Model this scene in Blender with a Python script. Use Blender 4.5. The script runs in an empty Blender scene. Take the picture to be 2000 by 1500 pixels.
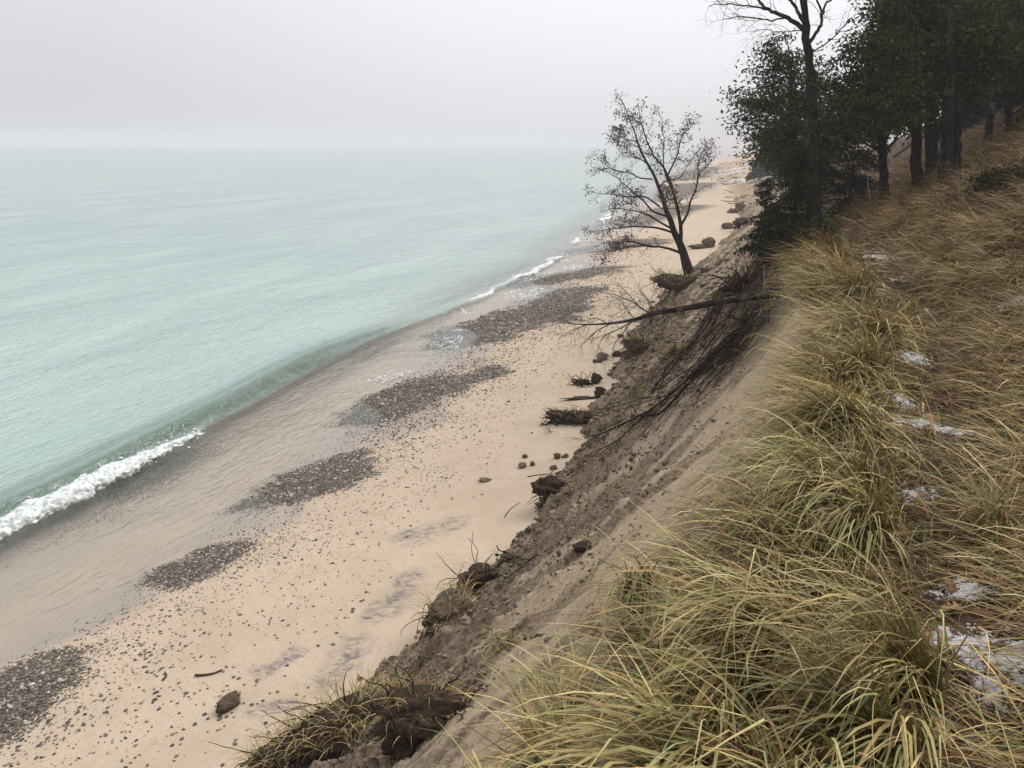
import bpy, math, random
import numpy as np
from mathutils import Vector, Matrix

SEED = 7
rng = np.random.default_rng(SEED)
random.seed(SEED)
sc = bpy.context.scene
COL = sc.collection

# ------------------------------------------------------------------ camera model
EYE = 5.5
FPX = 1600.0                       # focal length in pixels of the 2000x1500 photograph
PITCH = math.radians(16.4)
CP, SP = math.cos(PITCH), math.sin(PITCH)

def ray(px, py):
    u = (px - 1000.0) / FPX
    v = (py - 750.0) / FPX
    return np.array([u, CP - v * SP, -(SP + v * CP)])

def at(px, py, Y):
    r = ray(px, py)
    return np.array([0, 0, EYE]) + r * (Y / r[1])

# ------------------------------------------------------------------ noise
_p = np.random.default_rng(11).permutation(512).astype(np.int32)
_perm = np.concatenate([_p, _p, _p])
_ang = np.random.default_rng(12).uniform(0, 2 * np.pi, 512)
_gx, _gy = np.cos(_ang), np.sin(_ang)

def pn(x, y, seed=0):
    x = np.asarray(x, float) + seed * 17.31
    y = np.asarray(y, float) - seed * 9.73
    xi = np.floor(x); yi = np.floor(y)
    xf = x - xi; yf = y - yi
    xi = xi.astype(np.int64) & 511; yi = yi.astype(np.int64) & 511
    u = xf * xf * xf * (xf * (xf * 6 - 15) + 10)
    v = yf * yf * yf * (yf * (yf * 6 - 15) + 10)
    def g(ix, iy, fx, fy):
        h = _perm[_perm[ix & 511] + (iy & 511)]
        return _gx[h] * fx + _gy[h] * fy
    a = g(xi, yi, xf, yf); b = g(xi + 1, yi, xf - 1, yf)
    c = g(xi, yi + 1, xf, yf - 1); d = g(xi + 1, yi + 1, xf - 1, yf - 1)
    return ((a + (b - a) * u) * (1 - v) + (c + (d - c) * u) * v) * 1.5

def fbm(x, y, octs=4, seed=0, gain=0.5):
    s = 0; a = 1.0; n = 0
    for k in range(octs):
        s = s + a * pn(x * 2 ** k, y * 2 ** k, seed + k * 3)
        n += a; a *= gain
    return s / n

def sstep(a, b, x):
    t = np.clip((np.asarray(x, float) - a) / (b - a), 0, 1)
    return t * t * (3 - 2 * t)

# ------------------------------------------------------------------ the lie of the land
def curve(pts):
    ys = np.array([p[0] for p in pts], float); xs = np.array([p[1] for p in pts], float)
    m = np.gradient(xs, ys)
    def f(y):
        y = np.asarray(y, float)
        i = np.clip(np.searchsorted(ys, y) - 1, 0, len(ys) - 2)
        h = ys[i + 1] - ys[i]; t = np.clip((y - ys[i]) / h, -0.5, 1.5)
        tt = np.clip(t, 0, 1)
        r = ((2*tt**3-3*tt**2+1)*xs[i] + (tt**3-2*tt**2+tt)*h*m[i] + (-2*tt**3+3*tt**2)*xs[i+1] + (tt**3-tt**2)*h*m[i+1])
        r = r + np.where(y < ys[0], (y - ys[0]) * m[0], 0) + np.where(y > ys[-1], (y - ys[-1]) * m[-1], 0)
        return r
    return f

water_c = curve([(-4,-10.2),(0,-8.6),(4,-7.0),(7.6,-5.55),(10,-4.55),(12.8,-3.8),(17.6,-2.9),(26,-1.0),(34.5,1.8),(41,3.6),(50,5.4),(76,11.2),(132,23),(168,33.6),(280,67),(700,197),(1000,290)])
toe_c = curve([(-4,-5.4),(2,-3.2),(5.65,-1.88),(7.13,-1.03),(9.25,0.0),(10.9,.4),(15.9,1.95),(19.7,2.9),(31.9,6.9),(49.6,13.6),(77,20.6),(141,34.5),(188,46),(280,75),(700,207),(1000,300)])
crest_c = curve([(-4,-3.0),(0,-1.05),(1,-.55),(2.4,.14),(3.46,.70),(4.76,1.45),(7.3,2.62),(10,3.4),(13.2,4.45),(17.7,5.5),(25,7.9),(32,10.3),(45,14.6),(60,18.6),(77,24),(141,40),(188,52),(280,82),(700,216),(1000,310)])
zc_c = curve([(-5,3.6),(5,3.62),(10,3.66),(20,3.75),(32,3.55),(45,3.05),(60,2.6),(80,2.05),(140,1.6),(700,1.6),(1000,1.6)])
HORNS = [(4.6,.8),(7.4,.9),(10.0,.9),(12.9,1.1),(18.0,1.6),(26.0,2.2),(34.0,2.0),(41.0,2.4),(50,3),(60,4),(75,4)]

def horn(y):
    s = np.zeros_like(np.asarray(y, float))
    for c, w in HORNS:
        s = s + np.exp(-((y - c) / w) ** 2)
    return np.clip(s, 0, 1.1)

def edges(y):
    y = np.asarray(y, float)
    amp = sstep(3, 8, y) * 0.6 + 0.4
    w = water_c(y)
    t = toe_c(y) + (fbm(y * .55, y * 0 + 3.3, 3, 4) * .55) * np.clip(.5 + y / 30, .5, 1.6)
    c = crest_c(y) + fbm(y * .5, y * 0 + 8.1, 3, 5) * .3 * amp
    return w, t, c

def hillrise(e, y):
    k = 1 - .8 * sstep(45, 95, y)
    s = .17 * np.log1p(np.exp(np.clip((e - 2.0) / .17 * .55, -30, 60))) / .55 * 1.0
    s = np.minimum(s, 60)
    # slope .5, easing off far up the hill
    r = .46 * s
    r = 9.0 * (1 - np.exp(-r / 9.0)) + .40 * np.minimum(np.log1p(np.exp(np.clip((e - 6.5) * 1.2, -30, 60))) / 1.2, 26)
    return r * k

def ground(x, y, detail=True):
    x = np.asarray(x, float); y = np.asarray(y, float)
    w, t, c = edges(y)
    zc = zc_c(y)
    far = 1 / (1 + np.maximum(y - 25, 0) / 40)
    # lake bed and beach
    d = x - w
    b = np.clip(d / np.maximum(t - w, .5), -5, 1.2)
    zb = np.where(d < 0, -2.2 * (1 - np.exp(np.minimum(d, 0) * .05)), .55 * (1 - (1 - np.clip(b, 0, 1)) ** 1.25))
    zb = zb + (horn(y) - .45) * .11 * np.exp(-((d - .2) / 1.0) ** 2) * np.clip(y / 16, .7, 2.0)
    if detail:
        zb = zb + fbm(x * .9, y * .9, 3, 21) * .02 + fbm(x * 5, y * 5, 2, 22) * .006 * sstep(-.5, 1.5, d)
    # bluff face
    f = np.clip((x - t) / np.maximum(c - t, .3), 0, 1)
    prof = .80 * f + .12 * f * f + .08 * sstep(.86, 1.0, f)
    zf = .55 + (zc - .55) * prof
    if detail:
        q = y - .57 * x                    # runs along the contour; streaks follow the fall line
        env = np.clip(np.sin(np.pi * np.clip(f, 0, 1)), 0, 1) ** .6
        lump = fbm(x * 1.3, y * 1.3, 4, 31) * .16 + fbm(q * 2.2, x * .5, 3, 32) * .15
        lowf = sstep(.75, .25, f)
        crumb = np.abs(fbm(x * 5.5, y * 5.5, 4, 33, .62)) * .20 * lowf
        crumb = crumb + np.maximum(fbm(x * 2.8, y * 2.8, 2, 36), 0) * .30 * lowf
        crumb = crumb + np.abs(fbm(x * 6, y * 6, 3, 38, .6)) * .16 * (1 - lowf) * sstep(.0, .3, fbm(q * 1.6, x * .45, 3, 76))
        crumb = crumb + np.abs(fbm(x * 19, y * 19, 2, 35)) * .06 * (lowf * .85 + .15)
        zf = zf + (lump + crumb) * env + np.abs(fbm(q * 7, x * 1.2, 2, 34)) * .05 * env * (1 - lowf)
        zf = zf + np.exp(-((f - .04) / .05) ** 2) * (.10 + .30 * np.maximum(fbm(x * 2.1, y * 2.1, 3, 37), 0)) * far * sstep(0, .05, f)
    # dune top
    e = x - c
    zt = zc + .14 * sstep(0, .8, e) - .10 * np.exp(-((e - 1.55) / .5) ** 2) + hillrise(e, y)
    if detail:
        zt = zt + (fbm(x * .8, y * .8, 3, 41) * .12 + fbm(x * 3.2, y * 3.2, 3, 42) * .05) * sstep(0, .5, e)
    z = np.where(x < t, np.minimum(zb, 9), np.where(x < c, zf, zt))
    return z

def hit(px, py, lift=0.0):
    r = ray(px, py)
    s = np.exp(np.linspace(math.log(1.2), math.log(900), 5000))
    P = np.array([0, 0, EYE])[None] + s[:, None] * r[None]
    below = P[:, 2] < ground(P[:, 0], P[:, 1]) + lift
    i = int(np.argmax(below)) if below.any() else len(s) - 1
    a, b = s[max(i - 1, 0)], s[i]
    for _ in range(12):
        m = .5 * (a + b); p = np.array([0, 0, EYE]) + m * r
        if p[2] < ground(p[0], p[1]) + lift: b = m
        else: a = m
    return np.array([0, 0, EYE]) + b * r

def coast_dir(y):
    d = float(toe_c(y + .5) - toe_c(y - .5))
    n = math.hypot(d, 1)
    return np.array([d / n, 1 / n])

# ------------------------------------------------------------------ mesh helpers
def mesh(name, V, polys, mat=None, parent=None, smooth=False, attrs=None, loc=None):
    V = np.asarray(V, np.float32).reshape(-1, 3)
    if loc is not None: V = V - np.asarray(loc, np.float32)[None]
    if isinstance(polys, np.ndarray): polys = [polys]
    polys = [np.asarray(p, np.int32) for p in polys if len(p)]
    me = bpy.data.meshes.new(name)
    me.vertices.add(len(V)); me.vertices.foreach_set('co', V.ravel())
    nl = sum(p.size for p in polys); npoly = sum(len(p) for p in polys)
    me.loops.add(nl); me.loops.foreach_set('vertex_index', np.concatenate([p.ravel() for p in polys]))
    tot = np.concatenate([np.full(len(p), p.shape[1], np.int32) for p in polys])
    st = np.concatenate([[0], np.cumsum(tot)[:-1]]).astype(np.int32)
    me.polygons.add(npoly); me.polygons.foreach_set('loop_start', st)
    try: me.polygons.foreach_set('loop_total', tot)
    except Exception: pass
    me.update(calc_edges=True)
    if smooth: me.polygons.foreach_set('use_smooth', np.ones(npoly, bool))
    for k, a in (attrs or {}).items():
        a = np.asarray(a, np.float32)
        if a.ndim == 1:
            at_ = me.attributes.new(k, 'FLOAT', 'POINT'); at_.data.foreach_set('value', a)
        else:
            at_ = me.attributes.new(k, 'FLOAT_COLOR', 'POINT')
            at_.data.foreach_set('color', np.hstack([a, np.ones((len(a), 1), np.float32)]).astype(np.float32).ravel())
    if mat: me.materials.append(mat)
    o = bpy.data.objects.new(name, me); COL.objects.link(o)
    if loc is not None: o.location = loc
    if parent:
        o.parent = parent
        if loc is None: o.location = -Vector(parent.location)
        else: o.location = Vector(loc) - Vector(parent.location) - (Vector(parent.parent.location) if parent.parent else Vector())
    return o

def tag(o, label, cat, group=None):
    o['label'] = label; o['category'] = cat
    if group: o['group'] = group
    return o

def thing(name, loc, label, cat, group=None):
    o = bpy.data.objects.new(name, None); COL.objects.link(o)
    o.empty_display_size = .1
    o.location = loc
    return tag(o, label, cat, group)

def kind(o, k):
    o['kind'] = k
    return o

class Geo:
    """collects tubes, cards and blobs into one mesh"""
    def __init__(s): s.V = []; s.F = []; s.C = []; s.n = 0
    def add(s, V, F, C=None):
        V = np.asarray(V, float)
        s.V.append(V); s.F += [np.asarray(f) + s.n for f in (F if isinstance(F, list) else [F])]
        if C is not None: s.C.append(np.broadcast_to(np.asarray(C, float), (len(V), 3)))
        s.n += len(V)
    def build(s, name, mat, parent=None, smooth=True, loc=None):
        at_ = {'col': np.concatenate(s.C)} if s.C else None
        return mesh(name, np.concatenate(s.V), s.F, mat, parent, smooth, at_, loc)
    def tube(s, pts, rad, sides=6, cap=True, col=None):
        pts = np.asarray(pts, float); n = len(pts)
        rad = np.broadcast_to(np.asarray(rad, float), (n,))
        T = np.gradient(pts, axis=0); T /= np.linalg.norm(T, axis=1)[:, None] + 1e-9
        ref = np.array([.31, .17, .93]) if abs(T[0][2]) < .9 else np.array([1., .1, 0])
        A = np.cross(T, ref); A /= np.linalg.norm(A, axis=1)[:, None] + 1e-9
        B = np.cross(T, A)
        a = np.linspace(0, 2 * np.pi, sides, endpoint=False)
        V = pts[:, None] + rad[:, None, None] * (A[:, None] * np.cos(a)[None, :, None] + B[:, None] * np.sin(a)[None, :, None])
        i = np.arange(n - 1)[:, None] * sides; j = np.arange(sides)[None]; jn = (j + 1) % sides
        F = np.stack([i + j, i + jn, i + sides + jn, i + sides + j], -1).reshape(-1, 4)
        V = V.reshape(-1, 3); FF = [F]
        if cap:
            V = np.vstack([V, pts[-1] + T[-1] * rad[-1] * .5, pts[0]])
            k = (n - 1) * sides
            jj = np.arange(sides); jn = (jj + 1) % sides
            FF.append(np.stack([k + jj, k + jn, np.full(sides, n * sides)], -1))
            FF.append(np.stack([jn, jj, np.full(sides, n * sides + 1)], -1))
        s.add(V, FF, col)

def smooth_poly(pts, n=12):
    pts = np.asarray(pts, float)
    d = np.concatenate([[0], np.cumsum(np.linalg.norm(np.diff(pts, axis=0), axis=1))])
    m = np.gradient(pts, d, axis=0) if len(pts) > 2 else np.repeat((pts[1:] - pts[:1]) / d[-1], 2, 0)
    t = np.linspace(0, d[-1], n)
    i = np.clip(np.searchsorted(d, t) - 1, 0, len(d) - 2)
    h = (d[i + 1] - d[i])[:, None]; u = ((t - d[i])[:, None] / h)
    return (2*u**3-3*u**2+1)*pts[i] + (u**3-2*u**2+u)*h*m[i] + (-2*u**3+3*u**2)*pts[i+1] + (u**3-u**2)*h*m[i+1]

# ------------------------------------------------------------------ materials
class NT:
    def __init__(s, name):
        s.m = bpy.data.materials.new(name); s.m.use_nodes = True
        s.t = s.m.node_tree; s.t.nodes.clear()
        s.out = s.t.nodes.new('ShaderNodeOutputMaterial')
    def n(s, typ, **kw):
        nd = s.t.nodes.new('ShaderNode' + typ)
        for k, v in kw.items(): setattr(nd, k, v)
        return nd
    def l(s, a, b): s.t.links.new(a, b)
    def put(s, sock, v):
        if isinstance(v, bpy.types.NodeSocket): s.l(v, sock)
        elif isinstance(v, (tuple, list)) and len(v) == 3 and sock.type == 'RGBA': sock.default_value = (*v, 1)
        else: sock.default_value = v
    def coord(s, scale=(1, 1, 1)):
        g = s.n('NewGeometry'); mp = s.n('Mapping'); s.l(g.outputs['Position'], mp.inputs[0])
        mp.inputs['Scale'].default_value = scale
        return mp.outputs[0]
    def noise(s, scale, detail=4, rough=.55, co=None, out='Fac', dist=0):
        nd = s.n('TexNoise'); nd.inputs['Scale'].default_value = scale
        nd.inputs['Detail'].default_value = detail; nd.inputs['Roughness'].default_value = rough
        nd.inputs['Distortion'].default_value = dist
        s.l(co if co is not None else s.coord(), nd.inputs['Vector'])
        return nd.outputs[out]
    def vor(s, scale, co=None, out='Distance'):
        nd = s.n('TexVoronoi'); nd.inputs['Scale'].default_value = scale
        s.l(co if co is not None else s.coord(), nd.inputs['Vector'])
        return nd.outputs[out]
    def attr(s, name, out='Fac'):
        nd = s.n('Attribute'); nd.attribute_name = name
        return nd.outputs[out]
    def mix(s, f, a, b, blend='MIX'):
        nd = s.n('Mix', data_type='RGBA', blend_type=blend)
        s.put(nd.inputs[0], f); s.put(nd.inputs[6], a); s.put(nd.inputs[7], b)
        return nd.outputs[2]
    def ramp(s, f, lo, hi, a=0., b=1.):
        nd = s.n('MapRange'); s.put(nd.inputs[0], f)
        nd.interpolation_type = 'SMOOTHSTEP'
        for k, v in zip((1, 2, 3, 4), (lo, hi, a, b)): nd.inputs[k].default_value = v
        return nd.outputs[0]
    def mth(s, op, a, b=0.):
        nd = s.n('Math', operation=op); s.put(nd.inputs[0], a); s.put(nd.inputs[1], b)
        return nd.outputs[0]
    def bump(s, h, dist, strength=1., prev=None):
        nd = s.n('Bump'); s.put(nd.inputs['Height'], h)
        nd.inputs['Distance'].default_value = dist; nd.inputs['Strength'].default_value = strength
        if prev is not None: s.l(prev, nd.inputs['Normal'])
        return nd.outputs[0]
    def principled(s, col, rough=.8, nrm=None, spec=.3, **kw):
        nd = s.n('BsdfPrincipled')
        s.put(nd.inputs['Base Color'], col); s.put(nd.inputs['Roughness'], rough)
        s.put(nd.inputs['Specular IOR Level'], spec)
        if nrm is not None: s.l(nrm, nd.inputs['Normal'])
        for k, v in kw.items(): s.put(nd.inputs[k], v)
        return nd.outputs[0]
    def done(s, sh):
        s.l(sh, s.out.inputs['Surface']); return s.m

def mat_beach():
    t = NT('beach_sand')
    n1 = t.noise(1.3, 5); n2 = t.noise(60, 3, .7); n3 = t.noise(9, 4)
    dry = t.mix(t.ramp(n1, .3, .7), (.455, .362, .268), (.535, .432, .33))
    dry = t.mix(t.ramp(n2, .35, .75), dry, (.41, .312, .212))
    dry = t.mix(t.mth('MULTIPLY', t.ramp(n3, .55, .75), .35), dry, (.33, .25, .185))
    wetc = t.mix(n1, (.33, .258, .208), (.405, .325, .265))
    c = t.mix(t.attr('wet'), dry, wetc)
    c = t.mix(t.mth('MULTIPLY', t.attr('dark'), t.ramp(t.noise(7, 6, .7, t.coord((1.0, 1.6, 1)), dist=1.2), .36, .68)), c, (.105, .095, .108))
    v = t.vor(42, out='Color'); sep = t.n('SeparateColor'); t.l(v, sep.inputs[0])
    vd = t.vor(42)
    pc = t.mix(sep.outputs[0], (.065, .052, .039), (.28, .23, .17))
    pc = t.mix(t.ramp(sep.outputs[1], .82, .86), pc, (.44, .41, .36))
    pc = t.mix(t.ramp(vd, .35, .6), pc, (.10, .08, .058))
    g = t.ramp(t.mth('ADD', t.attr('gravel'), t.mth('MULTIPLY', t.mth('SUBTRACT', sep.outputs[2], .5), .9)), .42, .5)
    c = t.mix(g, c, pc)
    b = t.bump(t.mth('MULTIPLY', t.mth('SUBTRACT', .6, vd), g), .022)
    b = t.bump(n3, .02, .6, b)
    b = t.bump(n2, .004, .8, b)
    rg = t.mth('SUBTRACT', .92, t.mth('MULTIPLY', t.attr('wet'), .52))
    return t.done(t.principled(c, rg, b, .35))

def mat_bluff():
    t = NT('bluff_sand')
    co = t.coord()
    n1 = t.noise(3.0, 6, .6); n2 = t.noise(26, 5, .7); n3 = t.noise(90, 2, .6)
    pale = t.mix(n1, (.42, .318, .218), (.53, .415, .295))
    moist = t.mix(t.ramp(n2, .35, .68), (.175, .127, .088), (.38, .288, .205))
    m = t.ramp(t.mth('ADD', t.attr('moist'), t.mth('MULTIPLY', t.mth('SUBTRACT', n2, .5), .7)), .3, .7)
    c = t.mix(m, pale, moist)
    c = t.mix(t.attr('soil'), c, t.mix(n2, (.018, .013, .009), (.07, .048, .03)))
    b = t.bump(n1, .08, .7)
    b = t.bump(n2, .06, .9, b)
    b = t.bump(n3, .008, .7, b)
    return t.done(t.principled(c, .95, b, .15))

def mat_top():
    t = NT('dune_soil')
    n1 = t.noise(1.6, 5); n2 = t.noise(18, 5, .65); n3 = t.noise(55, 3, .7)
    c = t.mix(t.ramp(n2, .3, .7), (.03, .018, .010), (.115, .070, .038))
    c = t.mix(t.ramp(n1, .45, .7), c, (.085, .052, .028))
    c = t.mix(t.mth('MULTIPLY', t.ramp(n3, .6, .75), .6), c, (.22, .155, .085))
    c = t.mix(t.attr('sandy'), c, t.mix(n2, (.26, .19, .125), (.36, .275, .19)))
    b = t.bump(n2, .05, .9); b = t.bump(n3, .015, .8, b)
    return t.done(t.principled(c, .95, b, .15))

def mat_col(name, rough=.7, trans=0., noise_s=30, amt=.35, spec=.25, bump=.0, nscale=(1, 1, 1)):
    """surface whose own colour is the col attribute, mottled"""
    t = NT(name)
    a = t.attr('col', 'Color'); n = t.noise(noise_s, 4, .6, t.coord(nscale))
    c = t.mix(amt, a, t.mix(1.0, a, t.mix(n, (.25, .25, .25), (1.75, 1.75, 1.75)), 'MULTIPLY'))
    nr = t.bump(n, bump) if bump else None
    sh = t.principled(c, rough, nr, spec)
    if trans:
        tr = t.n('BsdfTranslucent'); t.l(c, tr.inputs[0])
        mx = t.n('MixShader'); mx.inputs[0].default_value = trans
        t.l(sh, mx.inputs[1]); t.l(tr.outputs[0], mx.inputs[2]); sh = mx.outputs[0]
    return t.done(sh)

def mat_plain(name, a, b, scale, rough=.85, bump=.01, stretch=(1, 1, 1), spec=.04, lo=.35, hi=.65, c3=None):
    t = NT(name)
    co = t.coord(stretch)
    n = t.noise(scale, 5, .65, co); n2 = t.noise(scale * 5, 3, .6, co)
    c = t.mix(t.ramp(n, lo, hi), a, b)
    c = t.mix(.35, c, t.mix(1.0, c, t.mix(n2, (.3, .3, .3), (1.7, 1.7, 1.7)), 'MULTIPLY'))
    if c3: c = t.mix(t.ramp(t.noise(scale * .35, 4), .56, .66), c, c3)
    nr = t.bump(n, bump); nr = t.bump(n2, bump * .35, 1., nr)
    return t.done(t.principled(c, rough, nr, spec))

def mat_water():
    t = NT('lake_water')
    g = t.n('NewGeometry')
    rot = t.n('Mapping'); t.l(g.outputs['Position'], rot.inputs[0])
    rot.inputs['Rotation'].default_value = (0, 0, math.radians(20))
    def st(sx, sy):
        m = t.n('Mapping'); t.l(rot.outputs[0], m.inputs[0]); m.inputs['Scale'].default_value = (sx, sy, 1); return m.outputs[0]
    r1 = t.noise(1.0, 3, .5, st(1.5, .75), dist=.8)
    r2 = t.noise(1.0, 3, .55, st(7, 2.8), dist=.7)
    r3 = t.noise(1.0, 2, .5, st(.22, .06), dist=.5)
    b = t.bump(r3, .5, .8); b = t.bump(r1, .06, .9, b); b = t.bump(r2, .075, .9, b)
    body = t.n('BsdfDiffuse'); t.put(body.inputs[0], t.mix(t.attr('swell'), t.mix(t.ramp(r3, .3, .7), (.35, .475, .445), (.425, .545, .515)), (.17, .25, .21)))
    t.l(b, body.inputs['Normal'])
    tr = t.n('BsdfTransparent'); tr.inputs[0].default_value = (.93, .95, .94, 1)
    m1 = t.n('MixShader'); t.l(t.attr('turb'), m1.inputs[0]); t.l(tr.outputs[0], m1.inputs[1]); t.l(body.outputs[0], m1.inputs[2])
    gl = t.n('BsdfGlossy'); gl.inputs['Roughness'].default_value = .12; t.l(b, gl.inputs['Normal'])
    fr = t.n('Fresnel'); fr.inputs[0].default_value = 1.333; t.l(b, fr.inputs['Normal'])
    m2 = t.n('MixShader'); t.l(t.mth('MULTIPLY', fr.outputs[0], t.mth('SUBTRACT', 1., t.mth('MULTIPLY', g.outputs['Backfacing'], .93))), m2.inputs[0]); t.l(m1.outputs[0], m2.inputs[1]); t.l(gl.outputs[0], m2.inputs[2])
    return t.done(m2.outputs[0])

def mat_foam():
    t = NT('foam')
    n = t.noise(14, 5, .65)
    c = t.mix(t.ramp(n, .36, .58), (.42, .50, .48), (.84, .85, .85))
    return t.done(t.principled(c, .75, t.bump(n, .03), .3, **{'Subsurface Weight': .0}))

def mat_snow():
    t = NT('snow')
    n = t.noise(30, 4, .6)
    c = t.mix(t.ramp(n, .3, .7), (.45, .44, .445), (.70, .69, .70))
    return t.done(t.principled(c, .7, t.bump(n, .02), .3))

M = dict(
    beach=mat_beach(), bluff=mat_bluff(), top=mat_top(), water=mat_water(), foam=mat_foam(), snow=mat_snow(),
    grass=mat_col('grass_blade', .6, .10, 40, .5, .3), pebble=mat_col('pebble', .55, 0, 60, .45, .4, .004),
    leaf=mat_col('dry_leaf', .75, .15, 60, .5, .2), foliage=mat_col('foliage', .9, .10, 8, .5, .06),
    clod=mat_col('clod_soil', .95, 0, 22, .8, .15, .05),
    bark=mat_plain('dark_bark', (.009, .007, .006), (.032, .027, .022), 14, .95, .03, (1, 1, .25)),
    barkgrey=mat_plain('lichen_bark', (.010, .009, .008), (.036, .033, .028), 9, .95, .025, (1, 1, .4), c3=(.085, .085, .074)),
    deadwood=mat_plain('dead_wood', (.035, .027, .021), (.105, .086, .066), 16, .9, .012, (1, 1, 1)),
    greywood=mat_plain('weathered_wood', (.16, .15, .13), (.36, .34, .30), 6, .85, .01, (1, 8, 1)),
    yellow=mat_plain('yellow_timber', (.42, .27, .09), (.58, .40, .15), 4, .7, .006, (1, 6, 1)),
    root=mat_plain('dark_root', (.007, .005, .004), (.028, .020, .015), 20, .95, .01),
)

# ------------------------------------------------------------------ masks on the beach
def seg_dist(x, y, a, b):
    d = b - a; L2 = max(float(d @ d), 1e-9)
    s = np.clip(((x - a[0]) * d[0] + (y - a[1]) * d[1]) / L2, 0, 1)
    return np.hypot(x - a[0] - s * d[0], y - a[1] - s * d[1])

GRAVEL = [((-60,1440),(60,1325),.55),((362,1114),(425,1086),.47),((562,958),(640,920),.74),((650,912),(690,890),.32),
          ((752,798),(850,750),.92),((860,752),(950,728),.55),((920,655),(1040,615),1.4),((1060,620),(1110,570),1.1),
          ((1050,548),(1150,530),1.5),((1150,490),(1240,475),2.0),((1200,440),(1330,405),2.6),((1265,392),(1350,360),4.0),((1310,352),(1385,327),5.0)]
GRAVEL = [(hit(*a)[:2], hit(*b)[:2], h) for a, b, h in GRAVEL]
DARK = [((800,1050),(880,1020),.28),((735,1205),(800,1130),.22),((520,1310),(580,1275),.16),((505,1390),(585,1375),.14),((640,1330),(700,1250),.2),
        ((840,640),(900,600),.3)]
DARK = [(hit(*a)[:2], hit(*b)[:2], h) for a, b, h in DARK]

def gravel_mask(x, y):
    m = np.zeros_like(x)
    wob = fbm(x * 1.1, y * 1.1, 4, 51, .6) * .8 * np.clip(1.2 - y / 80, .4, 1)
    for a, b, h in GRAVEL:
        m = np.maximum(m, 1 - sstep(.55, 1.35, seg_dist(x, y, a, b) / h + wob))
    return m

def dark_mask(x, y):
    m = np.zeros_like(x)
    wob = fbm(x * 3, y * 3, 3, 52) * .8
    for a, b, h in DARK:
        m = np.maximum(m, 1 - sstep(.1, 1.3, seg_dist(x, y, a, b) / h + wob))
    return m

# ------------------------------------------------------------------ the ground sheets
brk = curve([(-4,-15.6),(2,-12.4),(6,-10.3),(11.3,-7.75),(15.2,-6.45),(23.1,-4.3),(28.7,-1.9),(34.5,.1),(40.1,2.0),(48,3.6),(60,6.2),(90,13)])
def rows():
    ys = [-3.0]
    while ys[-1] < 900:
        y = ys[-1]; ys.append(y + max(.028, .0046 * max(y, 0)))
    return np.array(ys)
YS = rows()

def sheet(name, X, Y, mat, attr_fn, flat=None):
    nr, nc = X.shape
    Z = ground(X.ravel(), Y.ravel()) if flat is None else flat
    V = np.stack([X.ravel(), Y.ravel(), np.asarray(Z).ravel()], 1)
    i = np.arange(nr - 1)[:, None] * nc; j = np.arange(nc - 1)[None]
    F = np.stack([i + j, i + j + 1, i + nc + j + 1, i + nc + j], -1).reshape(-1, 4)
    if X[0, 0] > X[0, -1]: F = F[:, ::-1]
    return kind(mesh(name, V, F, mat, None, True, attr_fn(X.ravel(), Y.ravel(), V[:, 2])), 'structure')

W, T, C = edges(YS)
YY = YS[:, None]
# beach and lake bed
u = np.concatenate([np.linspace(-1, 0, 46)[:-1], np.linspace(0, 1, 230)])[None]
Xb = np.where(u < 0, (W[:, None] - 2.0) + u * (30 + YY.clip(0) * .4), (W[:, None] - 2.0) + u * (T - W + 2.0)[:, None])
Yb = np.broadcast_to(YY, Xb.shape)
def a_beach(x, y, z):
    w = water_c(y); d = x - w
    lim = .95 + fbm(y * .33, y * 0, 2, 61) * 1.1 - (horn(y) - .5) * .5
    lim = lim * np.clip(y / 14, .75, 2.2)
    wet = 1 - sstep(-.14, .10, d - lim + fbm(x * 2, y * 2, 2, 62) * .1)
    wet = wet * (1 - .62 * sstep(-.1, -.9, d) * (1 - .6 * sstep(2.4, .5, x - brk(y)) * sstep(30, 22, y)))
    gv = gravel_mask(x, y)
    s = x - brk(y) - .5
    gv = np.maximum(gv, 1.0 * np.exp(-(s / .26) ** 2) * np.clip(.75 + fbm(x * 1.5, y * .6, 2, 55), 0, 1) * sstep(27, 22, y))
    return dict(wet=wet, gravel=gv, dark=dark_mask(x, y))
sheet('beach', Xb, Yb, M['beach'], a_beach)
# bluff face
f = np.linspace(0, 1, 250)[None]
Xf = T[:, None] + f * (C - T)[:, None]
def a_bluff(x, y, z):
    w, t, c = edges(y); f = np.clip((x - t) / np.maximum(c - t, .3), 0, 1)
    q = y - .57 * x
    ton = fbm(q * 1.1, x * .35, 3, 71)
    mo = sstep(.78, .34, f + ton * 1.15) * .95 + fbm(x * 1.7, y * 1.7, 3, 72) * .35
    mo = mo + .4 * sstep(.1, .4, fbm(q * 4, x * .8, 2, 73)) + .65 * sstep(.12, .4, fbm(q * 1.6, x * .45, 3, 76)) - .7 * sstep(.1, .35, fbm(q * 1.3, x * .3, 2, 77)) * sstep(.15, .4, f)
    so = sstep(.56, .80, f + fbm(x * 2, y * 2, 2, 74) * .25) * sstep(9.3, 10.5, y) * sstep(20, 15, y)
    so = np.maximum(so, .8 * sstep(.93, 1.0, f) * sstep(20, 26, y))
    so = np.maximum(so, .75 * sstep(.12, .45, fbm(x * 1.5, y * 1.5, 3, 75)) * sstep(.5, .15, f) * sstep(40, 28, y))
    mo = mo * (1 - .75 * sstep(45, 70, y)); so = so * (1 - sstep(45, 65, y))
    return dict(moist=np.clip(mo, 0, 1), soil=np.clip(so, 0, 1))
sheet('bluff', Xf, np.broadcast_to(YY, Xf.shape), M['bluff'], a_bluff)
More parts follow.
